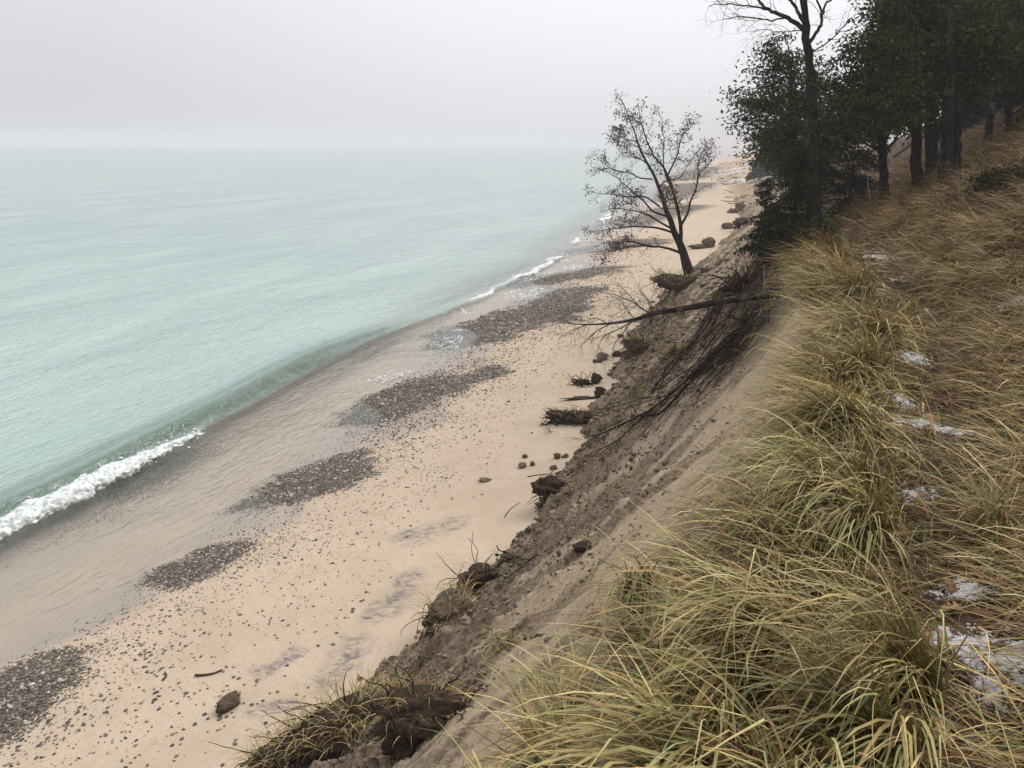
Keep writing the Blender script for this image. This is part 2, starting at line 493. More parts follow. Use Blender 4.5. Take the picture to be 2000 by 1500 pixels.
# dune top and hillside
u = np.linspace(0, 1, 300)[None]
E = np.where(u < .72, 6.5 * u / .72, 6.5 + (26 + .8 * YY.clip(0)) * ((u - .72) / .28).clip(0) ** 1.7)
Xt = C[:, None] + E
def a_top(x, y, z):
    w, t, c = edges(y); e = x - c
    s = sstep(.55, .05, e + fbm(x * 3, y * 3, 2, 81) * .3) * sstep(16, 8, y)
    s = np.maximum(s, sstep(55, 75, y) * sstep(9, 4, e) * .9)
    return dict(sandy=s)
sheet('dune_top', Xt, np.broadcast_to(YY, Xt.shape), M['top'], a_top)

# ------------------------------------------------------------------ the lake
brk = curve([(-4,-15.6),(2,-12.4),(6,-10.3),(11.3,-7.75),(15.2,-6.45),(23.1,-4.3),(28.7,-1.9),(34.5,.1),(40.1,2.0),(48,3.6),(60,6.2),(90,13)])
def water_z(x, y):
    d = x - brk(y)                    # positive towards the shore
    a = np.interp(y, [-3, 4, 10, 15, 20, 23.5, 27, 30, 40, 50, 60], [.2, .24, .26, .34, .40, .22, .10, .12, .10, .06, 0])
    wid = np.where(d < 0, .8, .15)
    z = a * np.exp(-(d / wid) ** 2) - a * .10 * np.exp(-((d - .75) / .5) ** 2)
    off = np.maximum(-(x - water_c(y)), 0)
    far = 1 / (1 + np.maximum(y - 60, 0) / 120)
    ph = off * .78 + fbm(x * .05, y * .05, 2, 91) * 5
    z = z + np.sin(ph) * .05 * sstep(6, 14, off) * (.6 + .8 * fbm(x * .06, y * .03, 2, 92))
    z = z + fbm(x * .35 - y * .1, y * .16, 3, 93) * .10 * sstep(1.5, 9, off)
    z = z + fbm(x * 1.3 - y * .4, y * .7, 2, 94) * .022 * sstep(.3, 3, off)
    dw = x - water_c(y)
    lobe = np.clip(1 - horn(y), 0, 1) * (.75 + .5 * fbm(y * .7, y * 0 + 2, 2, 97)) * np.clip(y / 16, .8, 1.8)
    z = z + .095 * lobe * np.exp(-(dw / 1.3) ** 2)
    return z * far + .0
ywat = [-3.0]
while ywat[-1] < 4200:
    y = ywat[-1]; ywat.append(y + max(.05, .0062 * max(y, 0)))
ywat = np.array(ywat)
u = np.linspace(0, 1, 560)[None]
off = -4.0 + np.where(u < .55, 14 * u / .55, 14 + (80 + 1.9 * ywat[:, None].clip(0)) * ((u - .55) / .45).clip(0) ** 2.2)
Xw = water_c(ywat)[:, None] - off * np.clip(ywat[:, None] / 60, 1, 6) ** np.where(u < .55, 1, 0)
Xw = np.minimum.accumulate(Xw, axis=1)
Yw = np.broadcast_to(ywat[:, None], Xw.shape)
zw = water_z(Xw.ravel(), Yw.ravel())
def a_water(x, y, z):
    g = ground(x, y, False)
    dep = np.maximum(z - g, 0)
    off = brk(y) - x
    tb = 1 - np.exp(-dep * 1.1)
    tb = np.maximum(tb * .22, (.74 * sstep(-.28, -.14, off) + .16 * sstep(.2, 1.6, off)) * (1 - .6 * sstep(24, 34, y) * sstep(3.5, 0, off)))
    tb = np.maximum(tb, .94 * sstep(1.0, 7, off))
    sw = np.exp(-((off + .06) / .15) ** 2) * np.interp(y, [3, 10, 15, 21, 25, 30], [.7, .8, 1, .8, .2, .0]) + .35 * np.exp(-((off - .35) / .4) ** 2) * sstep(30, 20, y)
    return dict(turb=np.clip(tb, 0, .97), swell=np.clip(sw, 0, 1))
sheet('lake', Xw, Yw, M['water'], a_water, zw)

# foam
def foam_roll(y0, y1, rad, n, seed, shift=.18, wig=.07):
    s = np.linspace(0, 1, n); ys = y0 + (y1 - y0) * s
    a = np.linspace(-.25, np.pi + .5, 26)
    taper = np.minimum(1, np.minimum(s * 6 + .03, (1 - s) * 12 + .05)) ** .7
    R = rad * taper * (1 + .35 * fbm(ys * 1.1, ys * 0, 3, seed))
    x0 = brk(ys) + shift + wig * fbm(ys * (1.8 if wig < .1 else .45), ys * 0, 3, seed + 1)
    z0 = .0
    SS, AA = np.meshgrid(s, a, indexing='ij'); Yq = ys[:, None] + 0 * AA
    lump = .9 + .42 * fbm(Yq * 2.6, AA * .9, 3, seed + 2) + .26 * fbm(Yq * 10, AA * 2.6, 4, seed + 3, .6)
    X = x0[:, None] + np.cos(AA) * R[:, None] * lump * 1.5
    Z = z0 + np.sin(AA) * R[:, None] * lump * .85
    V = np.stack([X, Yq + .03 * fbm(X * 9, Yq * 9, 2, seed + 4), Z], -1).reshape(-1, 3)
    nc = len(a); i = np.arange(n - 1)[:, None] * nc; j = np.arange(nc - 1)[None]
    F = np.stack([i + j, i + j + 1, i + nc + j + 1, i + nc + j], -1).reshape(-1, 4)
    return V, F
def foam(name, parts):
    g = Geo()
    for p in parts: g.add(*p)
    return kind(g.build(name, M['foam']), 'stuff')
foam('wave_foam', [foam_roll(15.4, 3.0, .20, 900, 201), foam_roll(28.4, 33.5, .09, 300, 211, .1, .4), foam_roll(33.0, 41.5, .13, 380, 231, .15, .7), foam_roll(46.8, 49.5, .13, 120, 221, .0, .4), foam_roll(60, 68, .16, 160, 241, .2, .8)])
def lace(n, y0, y1, sx, seed):
    r = np.random.default_rng(seed); g = Geo(); m = 6
    y = y0 + (y1 - y0) * r.uniform(0, 1, n); x = brk(y) + .24 + r.normal(0, sx, n) * np.where(r.uniform(0, 1, n) < .5, 1, .5)
    k = pn(x * 4, y * 2.2, 8) + .35 * pn(x * 11, y * 8, 9) > -.02; x, y = x[k], y[k]
    z = water_z(x, y); s = (r.gamma(2, .004, len(x)) + .003) * (1 + .5 * (y > 10))
    for q in range(len(x)):
        an = np.linspace(0, 6.283, m, endpoint=False) + r.uniform(0, 6); rr = s[q] * r.uniform(.5, 1.3, m)
        V = np.vstack([np.stack([x[q] + np.cos(an) * rr, y[q] + np.sin(an) * rr * 1.3, np.full(m, z[q] + .004)], 1), [x[q], y[q], z[q] + s[q] * .5 + .004]])
        g.add(V, np.stack([np.arange(m), (np.arange(m) + 1) % m, np.full(m, m)], 1))
    return g
kind(lace(4200, 3, 15.3, .10, 3).build('foam_flecks', M['foam']), 'stuff')
# flecks of foam along the swash edge
def flecks(n, y0, y1, spread, size, seed):
    r = np.random.default_rng(seed); g = Geo()
    for k in range(n):
        y = r.uniform(y0, y1)
        # find the water's edge on this row
        xs = np.linspace(float(water_c(y)) - 1.5, float(water_c(y)) + 1.5, 60)
        dz = ground(xs, np.full(60, y)) - 0.0
        i = int(np.argmax(dz > 0)); x = xs[i] - abs(r.normal(0, spread))
        if pn(y * .8, x * .3, 5) < -.05: continue
        m = 7; an = np.linspace(0, 2 * np.pi, m, endpoint=False) + r.uniform(0, 6)
        rr = size * r.uniform(.4, 1.3) * r.uniform(.6, 1.2, m)
        zz = max(float(water_z(np.array([x]), np.array([y]))[0]), float(ground(np.array([x]), np.array([y]))[0]))
        V = np.stack([x + np.cos(an) * rr * .7, y + np.sin(an) * rr * 1.2, np.full(m, zz + .004)], 1)
        V = np.vstack([V, [x, y, zz + .02]])
        F = np.stack([np.arange(m), (np.arange(m) + 1) % m, np.full(m, m)], 1)
        g.add(V, F)
    return g
kind(flecks(650, 18.6, 24.5, .4, .028, 5).build('foam_flecks', M['foam']), 'stuff')
g2 = flecks(800, 27, 60, .6, .06, 6)
kind(g2.build('foam_flecks', M['foam']), 'stuff')
# ------------------------------------------------------------------ shingle and pebbles
def blob_unit():
    v = [(0, 0, 1)]
    for ph, r in ((.45, .89), (-.45, .89)):
        for k in range(6):
            a = 2 * np.pi * (k + (.5 if ph < 0 else 0)) / 6
            v.append((r * math.cos(a), r * math.sin(a), ph))
    v.append((0, 0, -1))
    f = []
    for k in range(6):
        n = (k + 1) % 6
        f += [(0, 1 + k, 1 + n), (1 + k, 7 + k, 1 + n), (1 + n, 7 + k, 7 + n), (13, 7 + n, 7 + k)]
    return np.array(v, float), np.array(f)
BU, BF = blob_unit()

def pebble_cols(n, r):
    pal = np.array([(.055, .047, .04), (.10, .08, .06), (.155, .122, .09), (.26, .21, .155), (.12, .105, .088), (.46, .43, .38), (.16, .10, .075), (.08, .073, .066)])
    return pal[r.choice(len(pal), n, p=[.17, .17, .16, .16, .10, .10, .06, .08])] * r.uniform(.8, 1.2, (n, 1))

def pebbles(P, size, r):
    n = len(P)
    S = size[:, None] * np.stack([r.uniform(.8, 1.5, n), r.uniform(.6, 1., n), r.uniform(.35, .7, n)], 1) * .5
    a = r.uniform(0, 6.28, n); c, s = np.cos(a), np.sin(a)
    U = BU[None] * (1 + r.uniform(-.16, .16, (n, len(BU), 1)))
    Q = U * S[:, None]
    X = Q[..., 0] * c[:, None] - Q[..., 1] * s[:, None]; Y = Q[..., 0] * s[:, None] + Q[..., 1] * c[:, None]
    V = np.stack([X, Y, Q[..., 2]], -1) + P[:, None]
    F = (BF[None] + (np.arange(n) * len(BU))[:, None, None]).reshape(-1, 3)
    return V.reshape(-1, 3), F, np.repeat(pebble_cols(n, r), len(BU), 0)

def scatter_shingle():
    r = np.random.default_rng(31)
    y = 3.6 * np.exp(r.uniform(0, 1, 900000) * math.log(45 / 3.6))
    w, t, c = edges(y)
    x = w - 1.2 + r.uniform(0, 1, len(y)) * (t - w + 1.0)
    d = x - w
    dA = (t - w + 1.0) * y                     # area weight of this sampling
    g = gravel_mask(x, y)
    inl = np.clip((d) / np.maximum(t - w, .5), 0, 1)
    patch = np.clip(.5 + fbm(x * .8, y * .8, 3, 101) * 1.3, .04, 1.5)
    line = np.exp(-((d - 1.0 - .3 * fbm(y * .5, y * 0, 2, 7)) / .7) ** 2)
    sparse = (320 * np.exp(-((inl - .30) / .26) ** 2) * patch + 170 * line * patch + 8) * sstep(-.35, .1, d) * (1 - sstep(.72, .85, inl))
    lod = np.clip(15 / y, 0, 1) ** 1.5
    halo = np.zeros_like(x)
    for a_, b_, h_ in GRAVEL: halo = np.maximum(halo, np.exp(-(seg_dist(x, y, a_, b_) / (h_ * 1.5)) ** 2))
    rho = (g ** 1.5 * 1350 + sparse + 330 * halo * sstep(-.3, .2, d)) * lod
    k = dA / (900000 / math.log(45 / 3.6))
    keep = r.uniform(0, 1, len(y)) < rho * k
    x, y, g = x[keep], y[keep], g[keep]
    size = r.gamma(4, .0052, len(x)) * np.where(g > .4, 1.1, .82) * np.clip(y / 13, .9, 1.7) + .005
    z = ground(x, y) + size * .10
    V, F, Cc = pebbles(np.stack([x, y, z], 1), size, r)
    kind(mesh('beach_shingle', V, F, M['pebble'], None, True, {'col': Cc}), 'stuff')
scatter_shingle()

def ico(sub):
    import bmesh
    bm = bmesh.new(); bmesh.ops.create_icosphere(bm, subdivisions=sub, radius=1)
    V = np.array([v.co[:] for v in bm.verts]); F = np.array([[v.index for v in f.verts] for f in bm.faces]); bm.free()
    return V, F
ICO = {k: ico(k) for k in (2, 3, 4, 5)}

def n3(V, s, seed, octs=3):
    return (fbm(V[:, 0] * s + V[:, 2] * 1.7 * s, V[:, 1] * s, octs, seed) + fbm(V[:, 1] * s - 4, V[:, 2] * s + V[:, 0] * .6 * s, octs, seed + 9)) * .7

def lump(size, rz, seed, sub=4, rough=.3, crag=.12):
    V, F = ICO[sub]
    k = 1 + n3(V, 1.1, seed) * rough * 2.2 - np.abs(n3(V, 2.3, seed + 2)) * rough * 1.1 + np.abs(n3(V, 4, seed + 3)) * crag * 2.0 + n3(V, 11, seed + 5, 2) * crag * .9
    k = np.clip(k, .3, 2)
    V = V * k[:, None] * np.asarray(size)[None]
    c, s = math.cos(rz), math.sin(rz)
    return np.stack([V[:, 0] * c - V[:, 1] * s, V[:, 0] * s + V[:, 1] * c, V[:, 2]], 1), F

# a few hundred larger stones, each by itself
def loose_stones():
    r = np.random.default_rng(41)
    protos = []
    cols = [(.05, .046, .045), (.115, .095, .078), (.17, .135, .105), (.075, .078, .085), (.30, .27, .23)]
    for k, cc in enumerate(cols):
        V, F = lump((.5, .36, .22), 0, 300 + k, 3, .22, .06)
        protos.append((V, F, cc))
    spots = []
    tries = 0
    while len(spots) < 170 and tries < 6000:
        tries += 1
        px, py = r.uniform(0, 720), r.uniform(1010, 1500)
        if py < 1650 - px * .85 and py < 1190: continue
        p = hit(px, py)
        w, t, c = [float(q) for q in edges(np.array([p[1]]))[0:3]] if False else [float(q[0]) for q in edges(np.array([p[1]]))]
        if not (w + .25 < p[0] < t - .45): continue
        if r.uniform() > np.clip(.55 + 1.6 * pn(p[0] * 1.1, p[1] * 1.1, 9), .08, 1): continue
        spots.append(p)
    first = {}
    names = ['dark grey', 'brown', 'tan', 'blue grey', 'pale']
    for p in spots:
        k = int(r.choice(5, p=[.34, .28, .16, .14, .08])); s = float(r.uniform(.024, .05))
        V, F, cc = protos[k]
        if k not in first:
            o = mesh('pebble', V, F, M['pebble'], None, True, {'col': np.tile(cc, (len(V), 1))}); first[k] = o
        else:
            o = first[k].copy(); COL.objects.link(o)
        o.location = (p[0], p[1], p[2] + s * .05); o.scale = (s, s, s); o.rotation_euler = (r.uniform(-.2, .2), r.uniform(-.2, .2), r.uniform(0, 6.28))
        tag(o, f'{names[k]} rounded pebble lying loose on the near pale beach sand', 'pebble', f'{names[k]} pebbles on the near beach')
loose_stones()

# ------------------------------------------------------------------ blades
def gz(x, y): return ground(x, y, True)

def blades(P, az, L, th0, kap, wid, nseg, col, tip, r, lift=.012, clamp=True, tw=.5):
    n = len(P); t = np.linspace(0, 1, nseg + 1)
    th = th0[:, None] - kap[:, None] * t[None] ** 1.15
    kn = np.where(r.uniform(0, 1, n) < .22, r.uniform(.5, 1.7, n), 0); tk = r.uniform(.3, .8, n)
    th = th - kn[:, None] * (t[None] > tk[:, None])
    step = L[:, None] / nseg
    azt = az[:, None] + (r.normal(0, .28, n))[:, None] * t[None]
    dx = np.cos(th) * np.cos(azt) * step; dy = np.cos(th) * np.sin(azt) * step; dz = np.sin(th) * step
    X = P[:, 0:1] + np.concatenate([np.zeros((n, 1)), np.cumsum(dx[:, :-1], 1)], 1)
    Y = P[:, 1:2] + np.concatenate([np.zeros((n, 1)), np.cumsum(dy[:, :-1], 1)], 1)
    Z = P[:, 2:3] + np.concatenate([np.zeros((n, 1)), np.cumsum(dz[:, :-1], 1)], 1)
    if clamp:
        G = gz(X.ravel(), Y.ravel()).reshape(X.shape) + lift + r.uniform(0, .05, (n, 1)) * t[None]
        Z = np.maximum(Z, G)
    w = wid[:, None] * np.clip(1.02 - t[None] ** 2.2, .04, 1) * np.clip(.6 + 2 * t[None], 0, 1) * .5
    tn = r.normal(0, tw, n)
    px, py, pz = -np.sin(az) * np.cos(tn), np.cos(az) * np.cos(tn), np.sin(tn)
    A = np.stack([X + px[:, None] * w, Y + py[:, None] * w, Z + pz[:, None] * w], -1)
    B = np.stack([X - px[:, None] * w, Y - py[:, None] * w, Z - pz[:, None] * w], -1)
    V = np.stack([A, B], 2).reshape(-1, 3)
    base = (np.arange(n) * (nseg + 1) * 2)[:, None]; j = np.arange(nseg)[None] * 2
    F = np.stack([base + j, base + j + 1, base + j + 3, base + j + 2], -1).reshape(-1, 4)
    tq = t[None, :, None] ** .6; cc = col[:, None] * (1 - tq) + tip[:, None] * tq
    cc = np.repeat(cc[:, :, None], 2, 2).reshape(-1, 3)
    return V, F, cc

STRAW = np.array([(.60, .46, .18), (.72, .58, .29), (.50, .37, .14), (.40, .27, .105)])
OLIVE = np.array([(.27, .285, .095), (.36, .36, .125), (.20, .235, .08), (.26, .335, .16)])
BROWN = np.array([(.225, .130, .055), (.29, .172, .075), (.15, .085, .036), (.36, .225, .10)])

def pick(n, r, ws, wo, wb):
    w = np.array([ws, wo, wb], float); w /= w.sum()
    which = r.choice(3, n, p=w)
    pal = np.stack([STRAW, OLIVE, BROWN])
    return pal[which, r.integers(0, 4, n)] * r.uniform(.5, 1.22, (n, 1))

def tuft_geo(b, n, L, az, spread, r, wts, width=.008, th=(52, 84), kap=(45, 125), rad=.07, nseg=7):
    a = r.uniform(0, 6.28, n); rr = rad * np.sqrt(r.uniform(0, 1, n))
    P = np.stack([b[0] + np.cos(a) * rr, b[1] + np.sin(a) * rr, np.full(n, b[2] - .02)], 1)
    P[:, 2] = gz(P[:, 0], P[:, 1]) - .015
    az_ = az + r.normal(0, spread, n) * np.where(r.uniform(0, 1, n) < .15, 2.6, 1)
    Ls = L * r.uniform(.45, 1.12, n)
    t0 = np.radians(r.uniform(*th, n)); kp = np.radians(r.uniform(*kap, n))
    fa = float(sstep(7, 14, b[1])); dk = np.array([1 - .25 * fa, 1 - .34 * fa, 1 - .42 * fa])
    dk = dk * r.uniform(.68, 1.2)
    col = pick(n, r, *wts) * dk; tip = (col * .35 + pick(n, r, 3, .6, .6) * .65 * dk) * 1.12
    base = col * .34 + np.array([.07, .045, .02]) * .3  # brown sheath bases, darkened further to paint shade inside the tuft
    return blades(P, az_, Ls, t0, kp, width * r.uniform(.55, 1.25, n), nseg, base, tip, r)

def visible(p, m=120):
    v = np.asarray(p) - np.array([0, 0, EYE]); zc = v[1] * CP - v[2] * SP
    if zc < .3: return False
    px = 1000 + FPX * v[0] / zc; py = 750 - FPX * (v[2] * CP + v[1] * SP) / zc
    return -m < px < 2000 + m and -m < py < 1500 + m * 1.5

def project(p):
    v = np.asarray(p) - np.array([0, 0, EYE]); zc = v[1] * CP - v[2] * SP
    return 1000 + FPX * v[0] / zc, 750 - FPX * (v[2] * CP + v[1] * SP) / zc

SNOWY = [hit(*q) for q in ((1755, 775), (1800, 825), (1790, 968), (1880, 1155), (1960, 1280), (1870, 1262), (1930, 1345), (1785, 700))]
def tufts():
    r = np.random.default_rng(51)
    N = 0
    def place(b, n, L, az, sp, wts, label, group, **kw):
        V, F, c = tuft_geo(b, n, L, az, sp, r, wts, **kw)
        o = mesh('beach_grass_tuft', V, F, M['grass'], None, False, {'col': c}, loc=b)
        tag(o, label, 'grass tuft', group); return o
    # the ones that stand out
    D = math.radians
    big = [
        ((1245, 1185), 150, .62, D(258), .42, (2, 2.2, .3), 'large straw and green grass tuft spilling over the sand edge at the lower centre', dict(kap=(95, 160), th=(60, 88))),
        ((1800, 1375), 190, 1.0, D(196), .30, (2, 2, .3), 'biggest near grass tuft, its blades sweeping left across the bottom of the photo', dict(width=.0095, kap=(60, 110))),
        ((1700, 1480), 150, .9, D(185), .45, (2, 2, .4), 'near grass tuft at the bottom edge below the biggest sweeping tuft', dict(width=.009)),
        ((1935, 1060), 150, .50, D(120), 1.6, (2.6, 1.4, .9), 'upright fountain shaped grass tuft beside the leaf litter at the right edge', dict(th=(66, 90), kap=(40, 120))),
        ((1700, 740), 170, .70, D(205), .75, (2.4, 1.8, .4), 'tall bright grass tuft standing left of the snowy path', dict(th=(62, 88))),
        ((1690, 960), 120, .60, D(215), .8, (2.4, 1.8, .4), 'grass tuft with pale curled blades just left of the small snow patch', dict()),
        ((1640, 560), 150, .75, D(190), .9, (2.6, .8, .8), 'pale straw grass tuft on the edge beside the dark hollow', dict(th=(64, 90))),
        ((1880, 405), 110, 1.05, D(35), .30, (3, .1, 1.2), 'bright straw grass sheaf leaning right below the dark bush', dict(th=(38, 62), kap=(5, 40))),
        ((1075, 1490), 90, .42, D(140), 1.2, (2, 1.6, .3), 'short grass tuft on the sand edge at the bottom centre', dict()),
        ((1105, 1400), 60, .38, D(130), .9, (2, 1.8, .3), 'small green grass tuft on the outermost sand edge above the bottom centre', dict()),
    ]
    for (p, n, L, az, sp, wts, lab, kw) in big:
        place(hit(*p), n, L, az, sp, wts, lab, None, **kw)
    # along the edge of the bluff
    c = 0; tries = 0
    while c < 170 and tries < 14000:
        tries += 1
        y = 1.15 * math.exp(r.uniform(0, 1) ** .88 * math.log(17 / 1.15))
        x = float(edges(np.array([y]))[2][0]) + r.uniform(.32 + .10 * float(sstep(9, 5, y)) + .14 * float(sstep(3.0, 2.2, y)), 1.25 - .42 * float(sstep(4.2, 5.5, y)))
        b = np.array([x, y, float(gz(np.array([x]), np.array([y]))[0])])
        if not visible(b): continue
        if r.uniform() > .55 + pn(x * 1.3, y * 1.3, 3) * 1.9: continue
        if any(abs(x - s_[0]) < .42 and -.35 < y - s_[1] < .2 for s_ in SNOWY): continue
        near = y < 6
        az = D(r.normal(214, 26))
        k = c % 3
        place(b, int(r.integers(50, 85)) if near else int(r.integers(50, 85)), r.uniform(.5, .85), az, .25,
              [(2.2, 2.2, .5), (3, .9, .9), (1.3, 3.2, .4)][k] if y < 4.6 else [(2.6, 1.3, 1.0), (3, .5, 1.5), (1.6, 2.2, .9)][k],
              ['straw and olive beach grass tuft drooping over the bluff edge', 'straw coloured beach grass tuft drooping over the bluff edge', 'greener beach grass tuft drooping over the bluff edge'][k],
              ['mixed grass tufts along the bluff edge', 'straw grass tufts along the bluff edge', 'green grass tufts along the bluff edge'][k],
              width=.0118 if near else .0115, kap=(60, 140) if y < 4.6 else (25, 85), th=(52, 84) if y < 4.6 else (16, 58))
        c += 1
    # up the hillside
    c = 0; tries = 0
    while c < 118 and tries < 6000:
        tries += 1
        y = 2.2 * math.exp(r.uniform(0, 1) * math.log(20 / 2.2))
        x = float(edges(np.array([y]))[2][0]) + r.uniform(2.45 if y < 9 else 2.0, 6.4)
        b = np.array([x, y, float(gz(np.array([x]), np.array([y]))[0])])
        if not visible(b, 60): continue
        if r.uniform() > .5 + pn(x * .9, y * .9, 5) * 1.3: continue
        if any(-.3 < x - s_[0] < .75 and -.6 < y - s_[1] < .5 for s_ in SNOWY): continue
        k = c % 2
        far = sstep(6, 13, y)
        place(b, int(r.integers(60, 100)), r.uniform(.5, .85), D(r.normal(192, 24)), .24,
              [(2.0 - far, 1.1 * (1 - far) + .1, .6 + 1.6 * far), (1.2, .9 * (1 - far) + .05, .9 + 1.6 * far)][k],
              ['straw coloured grass tuft matted down on the right hillside', 'brownish grass tuft matted down on the right hillside'][k],
              ['straw tufts on the right hillside', 'brown tufts on the right hillside'][k],
              width=.0095, th=(22, 60), kap=(35, 95))
        c += 1
tufts()

def thatch(name, n, y0, y1, e0, e1, L, wts_near, wts_far, az, seed, th=(5, 50), dens=None, wid=.007, sp=.6, nseg=4):
    r = np.random.default_rng(seed)
    y = y0 * np.exp(r.uniform(0, 1, n * 3) * math.log(y1 / y0))
    x = edges(y)[2] + r.uniform(e0, e1, n * 3)
    kk = np.ones(len(x), bool)
    for s_ in SNOWY: kk &= r.uniform(0, 1, len(x)) > .8 * np.exp(-((x - s_[0] - .08) / .22) ** 2 - ((y - s_[1]) / .2) ** 2)
    x, y = x[kk], y[kk]
    if dens is not None:
        k = r.uniform(0, 1, len(x)) < dens(x, y); x, y = x[k], y[k]
    v = np.stack([x, y, gz(x, y)], 1)
    rel = v - np.array([0, 0, EYE]); zc = rel[:, 1] * CP - rel[:, 2] * SP
    px = 1000 + FPX * rel[:, 0] / np.maximum(zc, .2); py = 750 - FPX * (rel[:, 2] * CP + rel[:, 1] * SP) / np.maximum(zc, .2)
    k = (zc > .3) & (px < 2350) & (px > -200) & (py < 1800)
    v = v[k][:n]; m = len(v)
    f = sstep(5, 12, v[:, 1])[:, None]
    col = pick(m, r, *wts_near) * (1 - f) + pick(m, r, *wts_far) * f * .85
    if e0 > 1.6: col = col * (1.08 - .15 * f)
    elif seed == 61: col = col * .62  # under-layer coloured darker, painting shade into the gaps between tufts
    sc_ = np.clip(v[:, 1] / 9, .75, 2.0)
    V, F, c = blades(v + [0, 0, -.005], np.radians(az) + r.normal(0, sp, m), L * r.uniform(.3, 1.1, m), np.radians(r.uniform(*th, m)),
                     np.radians(r.uniform(10, 80, m)), wid * r.uniform(.5, 1.1, m) * sc_, nseg, col * .85, col * 1.08, r, lift=.006)
    return kind(mesh(name, V, F, M['grass'], None, False, {'col': c}), 'stuff')
pathd = lambda x, y: np.clip(np.abs((x - edges(y)[2]) - 1.55 - fbm(y * .6, y * 0, 2, 8) * .3) / .55, .16, 1)
thatch('dry_grass', 8500, 1.0, 22, .2, 1.25, .50, (2.2, 1.5, 1.2), (2, .5, 1.6), 215, 65, th=(5, 55), sp=.9, wid=.010, nseg=5)
thatch('dry_grass', 15000, 1.0, 22, .05, 2.2, .34, (1.2, .7, 2.4), (1.2, .3, 3), 212, 61, dens=pathd)
thatch('dry_grass', 46000, 1.6, 30, 1.6, 9.0, .52, (2.6, .6, 2.2), (.6, .03, 3.2), 196, 62, sp=.7, wid=.0095)
thatch('dry_grass', 9000, 1.0, 14, .9, 2.4, .22, (.5, .1, 3), (.5, 0, 3), 200, 63, sp=1.6, th=(0, 25), wid=.006)
# stray blades on the face just under the lip
thatch('dry_grass', 1100, 1.6, 13, -.6, -.02, .42, (2, 1.2, .8), (2, .5, 1), 225, 64, sp=.4, th=(-10, 40),
       dens=lambda x, y: np.clip(1 + (x - edges(y)[2]) / .7, 0, 1) ** 2)

# ------------------------------------------------------------------ leaves and snow on the path
def oak_leaf_geo(seed):
    r = np.random.default_rng(seed)
    t = np.linspace(0, 1, 26)
    w = .30 * np.sin(np.pi * np.clip(t, 0, 1) ** .9) ** .7 * (.58 + .42 * np.cos(2 * np.pi * 3.6 * t + .4)) + .012
    w[-1] = .0
    curl = r.uniform(.3, 1.0)
    zc_ = .14 * np.sin(np.pi * t) * curl
    L_ = np.stack([t - .5, w, zc_ + curl * w ** 2 * 1.6 + r.normal(0, .01, 26)], 1)
    Mid = np.stack([t - .5, t * 0, zc_], 1)
    R_ = np.stack([t - .5, -w * r.uniform(.85, 1.1), zc_ + curl * w ** 2 * 1.2 + r.normal(0, .01, 26)], 1)
    V = np.vstack([L_, Mid, R_]); n = 26
    i = np.arange(n - 1)
    F = np.vstack([np.stack([i, i + n, i + n + 1, i + 1], 1), np.stack([i + n, i + 2 * n, i + 2 * n + 1, i + n + 1], 1)])
    return V, F

def rotm(rx, ry, rz):
    cx, sx, cy_, sy, cz, sz = math.cos(rx), math.sin(rx), math.cos(ry), math.sin(ry), math.cos(rz), math.sin(rz)
    return (np.array([[cz, -sz, 0], [sz, cz, 0], [0, 0, 1]]) @ np.array([[cy_, 0, sy], [0, 1, 0], [-sy, 0, cy_]]) @ np.array([[1, 0, 0], [0, cx, -sx], [0, sx, cx]]))

